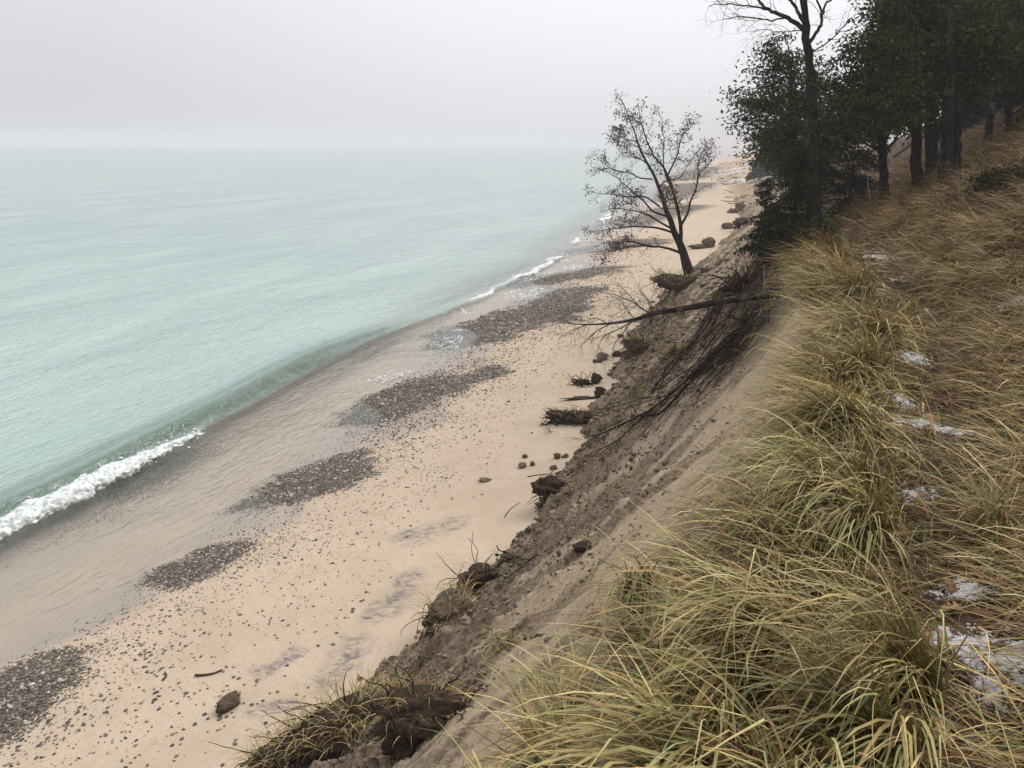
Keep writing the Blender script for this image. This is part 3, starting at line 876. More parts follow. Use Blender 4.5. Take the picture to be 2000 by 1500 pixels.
LEAFC = [(.21, .105, .055), (.15, .075, .042), (.27, .15, .075), (.34, .235, .13), (.10, .05, .032)]
def leaves():
    r = np.random.default_rng(71)
    geos = [oak_leaf_geo(s) for s in range(5)]
    named = [((1637, 1008), .115, 2, 'reddish lobed oak leaf lying alone on the flattened near grass'),
             ((1728, 892), .12, 3, 'pale tan oak leaf left of the snowy path'),
             ((1770, 945), .10, 2, 'orange brown oak leaf just above the small snow patch'),
             ((1985, 1105), .13, 3, 'pale yellowish oak leaf at the right edge of the photo'),
             ((1862, 1298), .10, 2, 'orange curled oak leaf between the lower snow patches'),
             ((1945, 1165), .10, 1, 'brown oak leaf standing on the snow at the right'),
             ((1255, 1395), .13, 0, 'dull red oak leaf sunk between grass blades at the bottom centre'),
             ((1830, 1455), .12, 3, 'tan crumpled oak leaf at the bottom right corner'),
             ((1935, 1345), .11, 4, 'dark brown folded oak leaf on the lower right snow'),
             ((1975, 685), .11, 2, 'rust coloured oak leaf on the upper right slope'),
             ((1935, 775), .10, 1, 'brown oak leaf in the grass of the right slope'),
             ((1560, 1195), .11, 0, 'dark red oak leaf under the near grass')]
    firsts = {}
    def put(p, s, k, lab, grp, lift=.03):
        gi = int(r.integers(0, 5)); key = (gi, k)
        if key not in firsts:
            V, F = geos[gi]
            o = mesh('oak_leaf', V, F, M['leaf'], None, True, {'col': np.tile(LEAFC[k], (len(V), 1))}); firsts[key] = o
        else:
            o = firsts[key].copy(); COL.objects.link(o)
            if 'group' in o: del o['group']
        o.location = (p[0], p[1], p[2] + lift); o.scale = (s, s, s)
        o.rotation_euler = (r.normal(0, .35), r.normal(0, .35), r.uniform(0, 6.28))
        tag(o, lab, 'leaf', grp)
    for p, s, k, lab in named: put(hit(*p), s, k, lab, None, .06)
    cn = ['reddish brown', 'brown', 'rust', 'tan', 'dark brown']
    c = 0
    while c < 90:
        y = 1.4 * math.exp(r.uniform(0, 1) * math.log(7.5 / 1.4)); e = r.uniform(.75, 2.5)
        x = float(edges(np.array([y]))[2][0]) + e
        b = np.array([x, y, float(gz(np.array([x]), np.array([y]))[0])])
        if not visible(b, 20): continue
        k = int(r.choice(5, p=[.25, .28, .14, .08, .25]))
        put(b, r.uniform(.07, .12), k, f'{cn[k]} fallen oak leaf in the litter along the path', f'{cn[k]} oak leaves in the path litter', r.uniform(.012, .03)); c += 1
    # finer litter
    g = Geo(); n = 2600
    y = 1.3 * np.exp(r.uniform(0, 1, n) * math.log(20 / 1.3)); x = edges(y)[2] + 1.6 + r.normal(0, .8, n)
    z = gz(x, y)
    for k in range(n):
        V, F = geos[k % 5]
        q = V[::3] if False else V
        s = r.uniform(.05, .10) * (1 if y[k] < 8 else 1.3)
        Vq = (q * s) @ rotm(r.normal(0, .4), r.normal(0, .4), r.uniform(0, 6.28)).T + [x[k], y[k], z[k] + r.uniform(.004, .02)]
        g.add(Vq, F, np.array(LEAFC[int(r.choice(5, p=[.3, .3, .08, .04, .28]))]) * r.uniform(.7, 1.1))
    kind(g.build('leaf_litter', M['leaf']), 'stuff')
leaves()

def snow_patch(p, rx, ry, rz, seed, label, group=None, th=.012, cut=.05, name='snow_patch', n=110, lift=0.):
    u = np.linspace(-1.3, 1.3, n); U, Vv = np.meshgrid(u, u, indexing='ij')
    c, s = math.cos(rz), math.sin(rz)
    X = p[0] + U * rx * c - Vv * ry * s; Y = p[1] + U * rx * s + Vv * ry * c
    m = 1 - np.hypot(U, Vv) + fbm(U * 2.6 + seed, Vv * 2.6, 3, seed) * 1.0 + fbm(U * 8, Vv * 8, 4, seed + 1, .8) * 1.25 - cut
    Z = ground(X.ravel(), Y.ravel()).reshape(X.shape) + lift + np.where(m > 0, np.minimum(th, .003 + m * th * 1.0), -.02)
    V = np.stack([X, Y, Z], -1).reshape(-1, 3)
    keep = m > -.08
    i, j = np.meshgrid(np.arange(n - 1), np.arange(n - 1), indexing='ij')
    ok = keep[:-1, :-1] & keep[1:, :-1] & keep[:-1, 1:] & keep[1:, 1:]
    b = (i * n + j)[ok]
    if not len(b): return None
    F = np.stack([b, b + n, b + n + 1, b + 1], -1)
    used = np.unique(F); mp = np.zeros(len(V), int); mp[used] = np.arange(len(used))
    o = mesh(name, V[used], mp[F], M['snow'], None, True)
    return tag(o, label, 'snow', group)
for (px, rx, ry, rz, lab) in [
    ((1752, 775), .27, .10, 1.75, 'melting snow strip on the path beside the tall bright grass tuft'),
    ((1800, 828), .30, .075, 2.8, 'narrow snow streak bending right across the path'),
    ((1790, 968), .11, .07, .5, 'small snow patch among oak leaves in the middle of the path'),
    ((1880, 1155), .14, .06, .2, 'broken snow patch right of the near grass, beside the upright tuft'),
    ((1960, 1280), .20, .15, 2.1, 'largest near snow patch at the lower right edge'),
    ((1870, 1262), .14, .08, 2.6, 'ragged snow patch left of the largest near snow patch'),
    ((1930, 1345), .12, .07, 1.2, 'thin snow patch under leaves at the lower right'),
    ((1735, 500), .6, .5, .9, 'scattered thin snow on the far end of the path'),
    ((1770, 545), .35, .25, .9, 'thin snow flecks on the path behind the pale grass tuft'),
    ((1980, 590), .22, .09, .2, 'small snow patch on the right hillside'),
    ((1785, 700), .14, .08, .4, 'snow patch on the path above the long snow strip'),
    ((1930, 1460), .07, .05, .4, 'small snow remnant at the bottom right corner')]:
    snow_patch(hit(*px), rx * 1.2, ry * 1.25, rz, int(px[0]), lab, cut=.2 if rx < .32 else .45)
for (px, rx, ry, rz, lab) in [
    ((1478, 346), 4.4, 4.4, .3, 'bright snow field on the far foredune left of the dark trees'),
    ((1455, 328), 4.6, 7.0, .3, 'long thin snow patch on the far foredune near the point'),
    ((1436, 336), 2.2, 3.0, .2, 'broken snow patch on the seaward side of the far foredune'),
    ]:
    snow_patch(hit(*px), rx, ry, rz, int(px[0]), lab, th=.06, cut=.15)
# ------------------------------------------------------------------ slumped sods and clods
SOIL = [(.055, .039, .027), (.115, .083, .057), (.21, .158, .112), (.30, .23, .165)]
def rzp(p, q):
    a, c = hit(*p), hit(*q); return math.atan2(c[1] - a[1], c[0] - a[0])

def clod(name, px, size, rz, shade, seed, label, cat='clod', group=None, grass=0, roots=0, sub=4, sink=.25, tilt=(0, 0), gl=.25, wts=(1.6, .8, 2)):
    b = hit(*px) if len(px) == 2 else np.array(px, float)
    r = np.random.default_rng(seed)
    V, F = lump(size, 0, seed, sub)
    V = V @ rotm(tilt[0], tilt[1], rz).T
    P = b + [0, 0, size[2] * (1 - sink)]
    colr = np.array(SOIL[shade]) * (1 + .5 * n3(V / max(size), 4, seed + 1)[:, None])
    kids = grass or roots
    if not kids:
        o = mesh(name, V + P, F, M['clod'], None, True, {'col': colr}, loc=b)
        return tag(o, label, cat, group)
    t = thing(name, b, label, cat, group)
    mesh('soil', V + P, F, M['clod'], t, True, {'col': colr}, loc=b)
    for k in range(4 if max(size) > .12 else 2):
        s2 = np.array(size) * r.uniform(.25, .5); V2, F2 = lump(s2, r.uniform(0, 3), seed + 50 + k, 3, .35, .16)
        o2 = np.array([r.uniform(-.95, .95) * size[0], r.uniform(-.8, .8) * size[1], 0]); cz, sz = math.cos(rz), math.sin(rz)
        q2 = b + [o2[0] * cz - o2[1] * sz, o2[0] * sz + o2[1] * cz, 0]; q2[2] = float(gz(q2[:1], q2[1:2])[0]) + s2[2] * .5
        mesh('soil', V2 + q2, F2, M['clod'], t, True, {'col': np.array(SOIL[min(3, shade + k % 2)]) * (1 + .5 * n3(V2 / max(s2), 4, k)[:, None])}, loc=b)
    if grass:
        top = V[V[:, 2] > np.quantile(V[:, 2], .45)]
        Q = top[r.integers(0, len(top), grass)] + P
        az = np.arctan2(Q[:, 1] - P[1], Q[:, 0] - P[0]) + r.normal(0, .8, grass)
        col = pick(grass, r, *wts)
        Vb, Fb, cb = blades(Q, az, gl * r.uniform(.3, 1.2, grass), np.radians(r.uniform(20, 85, grass)), np.radians(r.uniform(40, 130, grass)),
                            np.full(grass, .0055 * np.clip(P[1] / 8, 1, 2.2)), 5, col * .8, col, r)
        mesh('grass', Vb, Fb, M['grass'], t, False, {'col': cb}, loc=b)
    if roots:
        g = Geo()
        for k in range(roots):
            q = V[r.integers(0, len(V))] + P
            d = (q - P) / np.linalg.norm(q - P) + r.normal(0, .4, 3)
            pts = [q]
            for s in range(6):
                d = d + r.normal(0, .3, 3) - [0, 0, .12]; d /= np.linalg.norm(d)
                nx = pts[-1] + d * gl * .22
                nx[2] = max(nx[2], float(gz(nx[:1], nx[1:2])[0]) + .01); pts.append(nx)
            g.tube(pts, np.linspace(.006, .002, 7) * np.clip(P[1] / 8, 1, 2), 4)
        g.build('roots', M['root'], t, loc=b)
    return t

clod('driftwood_lump', (445, 1383), (.125, .068, .06), 1.0, 1, 401, 'short brown chunk of wood lying alone on the pebbly sand at the lower left', 'wood chunk', sub=4, sink=.15)
clod('sod_slab', (1130, 826), (.50, .14, .13), rzp((1085, 838), (1165, 812)), 0, 402, 'long dark slab of turf lying on the beach beside the bluff foot', 'sod', grass=220, roots=26, gl=.22, sink=.2, wts=(1, .8, 2.5))
clod('root_tuft', (1088, 826), (.13, .09, .07), .3, 0, 403, 'small tangle of roots left of the long turf slab', 'root clump', roots=22, gl=.2, grass=30)
clod('root_clump', (1138, 750), (.15, .10, .06), .2, 0, 404, 'low root tangle beside a round dark clod on the beach', 'root clump', roots=30, gl=.22)
clod('sod_clod', (1164, 748), (.11, .10, .115), .4, 0, 405, 'round dark clod right of the low root tangle', 'clod', sink=.1)
clod('sod_clod', (1172, 776), (.12, .11, .12), .1, 0, 406, 'dark clod sitting on a streak of dark soil on the beach', 'clod', sink=.15)
clod('soil_streak', (1150, 778), (.48, .08, .022), .12, 0, 407, 'flat dark streak of spilled soil under a dark clod', 'soil spill', sub=4, sink=.6)
clod('sand_clod', (1177, 703), (.14, .11, .10), .5, 2, 408, 'tan clod below the tips of the fallen tree', 'clod', sink=.2)
clod('sand_clod', (1167, 708), (.10, .08, .05), .1, 1, 409, 'flatter brown clod touching the tan clod below the fallen tree', 'clod', sink=.3)
clod('soil_mound', (1384, 483), (.36, .28, .27), .3, 1, 410, 'rounded brown soil mound on the beach behind the leaning tree', 'soil mound', sink=.3)
clod('soil_mound', (1366, 485), (.6, .3, .13), .2, 1, 411, 'lower brown soil heap left of the rounded mound behind the leaning tree', 'soil mound', sink=.35)
clod('soil_mound', (1445, 412), (.38, .34, .34), .3, 1, 412, 'right hand larger clod of the pair far along the beach', 'soil mound', sink=.3)
clod('soil_mound', (1433, 416), (.45, .32, .2), .3, 1, 413, 'left hand lower clod of the pair far along the beach', 'soil mound', sink=.35)
clod('soil_mound', (1421, 447), (.35, .3, .22), .3, 1, 414, 'small lone clod at the foot of the far slump', 'soil mound', sink=.3)
clod('slump_block', (1447, 440), (.62, .34, .26), .7, 0, 415, 'dark slumped turf block at the bluff foot left of the spruce', 'sod', sink=.4, grass=60, gl=.4, wts=(1, .5, 2))
clod('sod_block', (1070, 968), (.22, .17, .15), .5, 0, 416, 'dark blocky clod at the bluff foot in the middle of the photo', 'sod', roots=16, gl=.2, sink=.15)
clod('sod_block', (1247, 688), (.40, .17, .15), rzp((1215, 700), (1285, 668)), 0, 417, 'dark overhanging turf block at the bluff foot under the fallen tree', 'sod', grass=120, roots=14, gl=.3, sink=.05, wts=(2, 1, 1.6))
clod('sand_clod', (946, 940), (.085, .05, .035), .1, 2, 418, 'small tan clod alone on the open sand', 'clod', sub=3)
clod('sand_clod', (1021, 913), (.07, .055, .05), .3, 2, 419, 'larger tan clod of a short row on the sand', 'clod', sub=3)
clod('sand_clod', (1040, 909), (.045, .035, .04), .9, 1, 420, 'smaller brown clod at the right end of a short row on the sand', 'clod', sub=3)
clod('sand_clod', (1025, 894), (.045, .04, .035), .9, 1, 421, 'tiny brown clod standing behind the short row of clods', 'clod', sub=3)
clod('sand_clod', (1088, 895), (.06, .055, .05), .2, 1, 422, 'brown clod close to the bluff foot behind the blocky clod', 'clod', sub=3)
clod('tree_sod', (1328, 564), (1.0, .27, .20), rzp((1295, 588), (1362, 535)), 0, 423, 'grassy dark sod the leaning tree still stands on', 'sod', grass=240, roots=60, gl=.4, sub=5, sink=.3, wts=(1, .6, 2.4))
clod('sod_bank', (690, 1440), (.46, .22, .16), .62, 0, 424, 'hairy brown turf clump at the bottom left end of the bluff foot', 'sod', grass=620, roots=40, gl=.30, sub=5, sink=.35, wts=(3.4, .6, 1.6))
clod('sod_bank', (830, 1425), (.27, .17, .17), .3, 0, 425, 'dark rounded turf clump right of the hairy bottom turf clump', 'sod', grass=160, roots=40, gl=.2, sub=5, sink=.3, wts=(1, .3, 3))
clod('sod_bank', (590, 1490), (.40, .20, .13), .62, 0, 426, 'dry grass covered turf at the very bottom edge of the photo', 'sod', grass=520, roots=20, gl=.28, sub=5, sink=.35, wts=(3, .8, 1.6))
clod('sod_clump', (878, 1212), (.40, .20, .15), rzp((830, 1240), (930, 1170)), 1, 427, 'turf clump with yellow grass on the bluff foot', 'sod', grass=210, roots=24, gl=.30, sub=5, sink=.45, wts=(3, 1, 1))
clod('sod_clump', (935, 1145), (.23, .16, .14), .5, 0, 428, 'small dark clod with curling roots above the yellow grass clump', 'sod', grass=30, roots=26, gl=.30, sink=.25)
clod('sod_clump', (1140, 1075), (.10, .07, .05), .5, 0, 429, 'dark crumb of soil stuck on the middle of the bluff face', 'clod', sink=.3)
clod('sod_clump', (1445, 565), (.34, .2, .14), .6, 0, 431, 'dark root filled soil overhang under the spruce', 'sod', roots=60, gl=.5, sub=5, sink=.3, grass=80, wts=(1, .2, 3))

def crumbs():
    r = np.random.default_rng(77)
    first = []
    for k in range(6):
        V, F = lump((.5, .42, .34), 0, 500 + k, 3, .28, .10)
        first.append(None if False else (V, F))
    objs = {}
    n = 0
    while n < 150:
        y = 5.2 * math.exp(r.uniform(0, 1) * math.log(30 / 5.2))
        w, t, c = [float(q[0]) for q in edges(np.array([y]))]
        fr = abs(r.normal(0, .12)); x = t + fr * (c - t) - r.uniform(0, .35)
        b = np.array([x, y, float(gz(np.array([x]), np.array([y]))[0])])
        if not visible(b, 0): continue
        s = float(r.gamma(3, .022) * np.clip(y / 10, .8, 1.8)) + .025
        k = int(r.integers(0, 6)); sh = int(r.choice(3, p=[.3, .4, .3]))
        if (k, sh) not in objs:
            V, F = first[k]
            o = mesh('soil_crumb', V, F, M['clod'], None, True, {'col': np.tile(SOIL[sh], (len(V), 1))}); objs[(k, sh)] = o
        else:
            o = objs[(k, sh)].copy(); COL.objects.link(o)
        o.location = (b[0], b[1], b[2] + s * .04); o.scale = (s, s * r.uniform(.7, 1.1), s * r.uniform(.7, 1)); o.rotation_euler = (r.uniform(-.5, .5), r.uniform(-.5, .5), r.uniform(0, 6.28))
        nm = ['dark', 'brown', 'tan'][sh]
        tag(o, f'{nm} crumb of slumped soil lying along the bluff foot', 'clod', f'{nm} crumbs along the bluff foot'); n += 1
crumbs()

def crumbled():
    r = np.random.default_rng(78); n = 36000
    y = 4.2 * np.exp(r.uniform(0, 1, n) * math.log(26 / 4.2)); w, t, c = edges(y)
    f = np.abs(r.normal(0, .34, n)) - .02; x = t + f * (c - t)
    k = (r.uniform(0, 1, n) < np.clip(.45 + 1.5 * fbm(x * 1.6, y * 1.6, 3, 111), .03, 1)) & (f < .85)
    x, y, f = x[k], y[k], f[k]; m = len(x)
    size = r.gamma(1.6, .013, m) * np.clip(y / 9, .8, 2) + .010
    V, F, _ = pebbles(np.stack([x, y, gz(x, y) + size * .08], 1), size, r)
    V = V.reshape(m, -1, 3); cen = V.mean(1, keepdims=True); V = (cen + (V - cen) * (1 + r.uniform(-.5, .4, (m, V.shape[1], 1)))).reshape(-1, 3)
    col = np.array(SOIL)[r.choice(4, m, p=[.07, .25, .38, .30])] * r.uniform(.8, 1.2, (m, 1))
    kind(mesh('crumbled_soil', V, F, M['clod'], None, False, {'col': np.repeat(col, len(BU), 0)}), 'stuff')
crumbled()

def slope_tuft(px, n, L, az, wts, label, seed, **kw):
    r = np.random.default_rng(seed); b = hit(*px)
    V, F, c = tuft_geo(b, n, L, math.radians(az), .7, r, wts, **kw)
    tag(mesh('beach_grass_tuft', V, F, M['grass'], None, False, {'col': c}, loc=b), label, 'grass tuft')
slope_tuft((985, 1262), 60, .34, 240, (2, .8, 1.5), 'small dry grass tuft hanging on the middle of the near bluff face', 601, kap=(80, 150))
slope_tuft((1275, 625), 60, .6, 200, (2, 2, .3), 'yellow green grass tuft on the bluff foot behind the overhanging turf', 602, width=.014)
slope_tuft((1315, 690), 80, .55, 230, (2, .3, 2), 'dry tan grass tuft in the middle of the slumped face', 603, width=.012, kap=(80, 150))
slope_tuft((1072, 845), 18, .3, 190, (2, .8, 1), 'few pale blades at the end of the long turf slab', 604, width=.01)
slope_tuft((1140, 905), 30, .35, 220, (3, 1, 1), 'sparse dry blades hanging on the lower bluff face', 605, width=.008)

# ------------------------------------------------------------------ branches
def grow(g, pts, rad, n, L, levels, r, up=.0, spread=.9, tips=None, start=.25, sides=4, clampg=False, bend=.22):
    pts = np.asarray(pts); N = len(pts)
    for k in range(n):
        u = start + (1 - start) * (k + r.uniform(0, 1)) / n
        f = u * (N - 1); i = min(int(f), N - 2); p = pts[i] + (pts[i + 1] - pts[i]) * (f - i)
        T = pts[i + 1] - pts[i]; T /= np.linalg.norm(T) + 1e-9
        d = T * r.uniform(.5, 1.0) + r.normal(0, spread * .6, 3) + [0, 0, up]; d /= np.linalg.norm(d)
        l = L * r.uniform(.5, 1.2) * (1.15 - .5 * u); q = [p]
        m = 5
        for s in range(m):
            d = d + r.normal(0, bend, 3) + [0, 0, up * .25]; d /= np.linalg.norm(d)
            nx = q[-1] + d * l / m
            if clampg: nx[2] = max(nx[2], float(gz(nx[:1], nx[1:2])[0]) + .015)
            q.append(nx)
        rr = (rad[i] if np.ndim(rad) else rad) * .55
        rr = max(rr, .0025)
        g.tube(q, np.linspace(rr, rr * .3, m + 1), sides)
        if levels > 0: grow(g, q, rr * .8, max(2, n // 3 if n < 12 else 4), L * .55, levels - 1, r, up, spread, tips, .3, 3, clampg, bend)
        if tips is not None: tips.extend(q[2:])

def cards(P, r, l, w, col, droop=0., curl=.3):
    n = len(P); a = r.uniform(0, 6.28, n); e = r.uniform(-1.0, .9, n) - droop
    d = np.stack([np.cos(a) * np.cos(e), np.sin(a) * np.cos(e), np.sin(e)], 1)
    s = np.cross(d, r.normal(0, 1, (n, 3))); s /= np.linalg.norm(s, axis=1)[:, None] + 1e-9
    nn = np.cross(d, s)
    l = np.broadcast_to(l, (n,))[:, None] * r.uniform(.6, 1.25, (n, 1)); w = np.broadcast_to(w, (n,))[:, None] * r.uniform(.7, 1.2, (n, 1)) * .5
    m = P + d * l * .5
    V = np.stack([P, m + s * w + nn * w * curl, P + d * l, m - s * w + nn * w * curl], 1).reshape(-1, 3)
    F = np.arange(4 * n).reshape(n, 4)
    return V, F, np.repeat(col, 4, 0)

# the leaning oak with brown leaves
def leaning_oak():
    r = np.random.default_rng(801)
    b = hit(1344, 541)
    Y0 = b[1]
    def px(l, dy0=0., dy1=0.):
        n = len(l)
        return smooth_poly([at(1100 + a / 3.75, 150 + c / 3.75, Y0 + dy0 + (dy1 - dy0) * k / max(n - 1, 1)) for k, (a, c) in enumerate(l)], max(8, n * 3))
    t = thing('leaning_oak', b, 'small oak with clinging brown leaves leaning over the beach from a sod clump', 'tree')
    trunk = px([(925, 1440), (905, 1380), (880, 1290), (850, 1210), (810, 1130), (790, 1060), (755, 980), (735, 910), (700, 810), (660, 710), (620, 640), (575, 560), (540, 460), (510, 370), (470, 270), (430, 180), (385, 150)], 0, .5)
    g = Geo(); rad = np.interp(np.linspace(0, 1, len(trunk)), [0, .1, .25, .5, .8, 1], [.19, .14, .10, .052, .02, .006]); g.tube(trunk, rad, 9)
    g.build('trunk', M['bark'], t, loc=b)
    limbs = [
        ([(858, 1220), (862, 1150), (860, 1090), (845, 1000), (820, 900), (790, 800), (760, 710), (700, 620), (650, 560), (625, 500), (600, 420), (560, 310), (545, 200)], .07, 0, -1.0),
        ([(862, 1090), (915, 990), (935, 900), (975, 820), (1000, 700), (1060, 650), (1120, 560)], .045, -.1, .9),
        ([(985, 780), (1000, 590), (1050, 490)], .022, .4, .8),
        ([(760, 730), (800, 650), (840, 560), (860, 470), (910, 390), (990, 320)], .03, -.6, -1.4),
        ([(790, 810), (740, 690), (735, 560), (735, 420), (720, 320), (690, 250)], .026, -.4, .3),
        ([(800, 1140), (700, 1110), (600, 1100), (450, 1100), (330, 1120), (190, 1130)], .042, 0, 1.0),
        ([(790, 1110), (700, 1060), (620, 1010), (500, 980), (400, 960), (280, 990)], .036, 0, -.9),
        ([(755, 1020), (650, 980), (600, 920), (520, 850), (450, 790), (380, 730), (300, 690), (200, 655)], .036, .1, .6),
        ([(705, 950), (600, 880), (480, 880), (340, 860), (220, 850)], .03, .1, -.7),
        ([(655, 750), (560, 740), (480, 700), (400, 690), (300, 640), (230, 560)], .026, .2, 1.1),
        ([(620, 640), (560, 600), (480, 560), (400, 540)], .02, .3, -.3),
        ([(540, 470), (470, 460), (380, 430)], .014, .4, .9),
        ([(865, 1292), (780, 1260), (700, 1245), (620, 1240), (540, 1215), (440, 1205), (320, 1220), (230, 1250)], .05, 0, .8),
        ([(600, 1235), (450, 1250), (350, 1280), (230, 1310)], .025, .3, -.4),
        ([(700, 960), (840, 960), (760, 880), (780, 800)], .012, 0, -.8),
        ([(690, 810), (760, 760), (850, 740), (930, 620), (1010, 520)], .022, .1, 1.2),
    ]
    tips = []; tw = Geo()
    for l, rd, d0, d1 in limbs:
        p = px(l, d0, d1); p = p + r.normal(0, .018, p.shape) * np.linspace(0, 1, len(p))[:, None]
        g = Geo(); rads = np.linspace(rd, .006, len(p)); g.tube(p, rads, 6); lo = g.build('limb', M['bark'], t, loc=b)
        tw = Geo(); grow(tw, p, np.minimum(rads, .018), 17, .5, 2, r, .12, .9, tips, .22); tw.build('twigs', M['bark'], lo, loc=b)
    tw = Geo(); grow(tw, trunk[len(trunk) // 2:], .012, 34, .55, 2, r, .12, .9, tips, .02)
    tw.tube(trunk[len(trunk) // 2:-1], .012, 4)
    tw.build('twigs', M['bark'], t, loc=b)
    tips = np.array(tips)
    rx, rz = (np.array([project(q) for q in tips[:: 1]])).T
    wgt = np.clip(.55 - .0018 * (rx - 1250) + .0006 * (rz - 380), .06, 1) * np.clip(.5 + 1.5 * pn(tips[:, 0] * 1.3, tips[:, 2] * 1.3 + tips[:, 1], 6), .05, 1)
    n = 4200
    k = r.choice(len(tips), n, p=wgt / wgt.sum())
    P = tips[k] + r.normal(0, .05, (n, 3))
    col = np.array([(.11, .06, .045), (.15, .085, .06), (.08, .05, .04), (.18, .12, .085)])[r.integers(0, 4, n)] * r.uniform(.7, 1.2, (n, 1))
    V, F, c = cards(P, r, .085, .042, col, .45)
    mesh('leaves', V, F, M['leaf'], t, False, {'col': c}, loc=b)
leaning_oak()

# the fallen tree over the bluff
def fallen_tree():
    r = np.random.default_rng(811)
    b = hit(1512, 575)
    def px(l, y0, y1):
        n = len(l)
        return smooth_poly([at(1000 + a * .3, 450 + c * .3, y0 + (y1 - y0) * k / max(n - 1, 1)) for k, (a, c) in enumerate(l)], n * 4)
    Y0 = b[1]
    t = thing('fallen_tree', b, 'bare grey dead tree fallen over the bluff edge, its crown pointing at the water', 'dead tree')
    tr = px([(1760, 400), (1690, 415), (1500, 440), (1350, 465), (1170, 500), (1050, 520), (930, 540), (800, 580), (640, 605), (500, 612), (390, 605), (310, 570)], Y0 - .25, Y0 + 3.2)
    rad = np.interp(np.linspace(0, 1, len(tr)), [0, .3, .6, .8, 1], [.058, .052, .034, .014, .003])
    g = Geo(); g.tube(tr, rad, 8); g.build('trunk', M['barkgrey'], t, loc=b)
    y = lambda f: Y0 - .25 + 3.45 * f
    tw = Geo()
    for l, f0, f1, rd in [
        ([(930, 540), (860, 520), (760, 420), (680, 340)], .55, .75, .014), ([(870, 525), (790, 470), (700, 430), (590, 400)], .58, .5, .011),
        ([(1040, 525), (960, 480), (1000, 440)], .5, .4, .010), ([(905, 490), (870, 430), (810, 410)], .55, .5, .008),
        ([(800, 580), (740, 500), (720, 470)], .65, .6, .008), ([(650, 605), (560, 650), (480, 720), (440, 760)], .75, .72, .011),
        ([(800, 585), (700, 640), (590, 700), (550, 820)], .62, .6, .013), ([(770, 600), (720, 670), (660, 760), (660, 850)], .64, .55, .011),
        ([(500, 612), (420, 640), (310, 700)], .85, .8, .008), ([(930, 545), (900, 600), (820, 650), (780, 690)], .55, .45, .010),
        ([(1050, 525), (1010, 570), (960, 620), (940, 720)], .46, .36, .010), ([(1160, 505), (1060, 560), (900, 540), (830, 640)], .4, .36, .010),
        ([(620, 606), (540, 570), (470, 590), (380, 560)], .78, .9, .008), ([(1500, 440), (1420, 410), (1350, 430), (1300, 400)], .2, .1, .012)]:
        p = px(l, y(f0), y(f1)); rads = np.linspace(rd, .003, len(p))
        g = Geo(); g.tube(p, rads, 5); lo = g.build('limb', M['deadwood'], t, loc=b)
        tw = Geo(); grow(tw, p, rads, 9, .5, 1, r, -.12, .9, None, .2, 3); tw.build('twigs', M['deadwood'], lo, loc=b)
    tw = Geo(); grow(tw, tr[len(tr) // 2:], .007, 16, .5, 1, r, -.05, .8, None, .1, 3)
    tw.build('twigs', M['deadwood'], t, loc=b)
fallen_tree()

def brush(pl, rd, label, seed, n=8, L=.8, lift=.10, name='dead_branch', mat='root'):
    r = np.random.default_rng(seed)
    pts = []
    for k, (a, c) in enumerate(pl):
        p = hit(1000 + a * .3, 450 + c * .3); p = p + [0, 0, lift * r.uniform(.3, 1.3)]
        pts.append(p)
    p = smooth_poly(pts, len(pts) * 5)
    rd = rd * .75
    p[:, 2] = np.maximum(p[:, 2], gz(p[:, 0], p[:, 1]) + .02)
    b = p[0]
    t = thing(name, b, label, 'dead branch')
    g = Geo(); rads = np.linspace(rd, rd * .25, len(p)); g.tube(p, rads, 6); g.build('stem', M[mat], t, loc=b)
    tw = Geo(); grow(tw, p, np.minimum(rads, .016), int(n * 1.5), L * 1.1, 1, r, -.10, .5, None, .1, 3, True, .13); tw.build('twigs', M[mat], t, loc=b)
brush([(1410, 395), (1330, 520), (1270, 640), (1190, 760), (1060, 900), (960, 1050), (930, 1170)], .026, 'long dark branch hanging from the hollow down the bluff, leftmost of the brush', 901, 10)
brush([(1350, 480), (1358, 640), (1390, 810)], .018, 'short dark branch hanging straight down below the fallen trunk', 902, 5, .5)
brush([(1500, 640), (1380, 800), (1200, 950), (1050, 1110), (870, 1250), (700, 1380), (500, 1470)], .026, 'longest dark branch lying diagonally down the whole bluff face', 903, 12)
brush([(1300, 860), (1100, 1050), (900, 1200), (700, 1290), (480, 1370)], .022, 'dark branch lying just above the longest branch on the lower bluff', 904, 9)
brush([(1430, 560), (1300, 760), (1180, 900), (1080, 960)], .020, 'forked dark branch beside the tan grass in the slumped face', 905, 9)
brush([(1530, 560), (1460, 700), (1400, 760), (1290, 900)], .018, 'dark branch below the pale root tuft near the bluff lip', 906, 9)
brush([(1180, 1000), (1000, 1180), (800, 1250), (560, 1330)], .020, 'dark branch near the bluff foot left of the brush', 907, 9)
brush([(1560, 620), (1500, 780), (1420, 900), (1240, 1100), (1200, 1180)], .016, 'thin dark branch on the smooth pale sand, rightmost of the brush', 908, 6, .6)
brush([(1640, 90), (1600, 110), (1540, 160), (1480, 210)], .03, 'dark root jutting from the slumped sand under the spruce', 909, 3, .3, .15)
for k in range(6):
    rr = np.random.default_rng(1960 + k); x0 = 1432 + 16 * k + rr.normal(0, 4)
    y0 = 560 - 4 * k + rr.normal(0, 8); L0 = rr.uniform(70, 130)
    brush([((x0 - 1000) / .3, (y0 - 450) / .3), ((x0 - 8 - 1000) / .3, (y0 + L0 * .4 - 450) / .3), ((x0 - 26 + rr.normal(0, 8) - 1000) / .3, (y0 + L0 - 450) / .3)],
          rr.uniform(.010, .018), 'dark root hanging down from the soil hollow under the spruce', 1960 + k, 6, .35, .10, 'hanging_root')
for o in list(COL.objects):
    if o.get('label', '').startswith('dark root hanging down'): o['group'] = 'roots hanging in the soil hollow'; o['category'] = 'root'
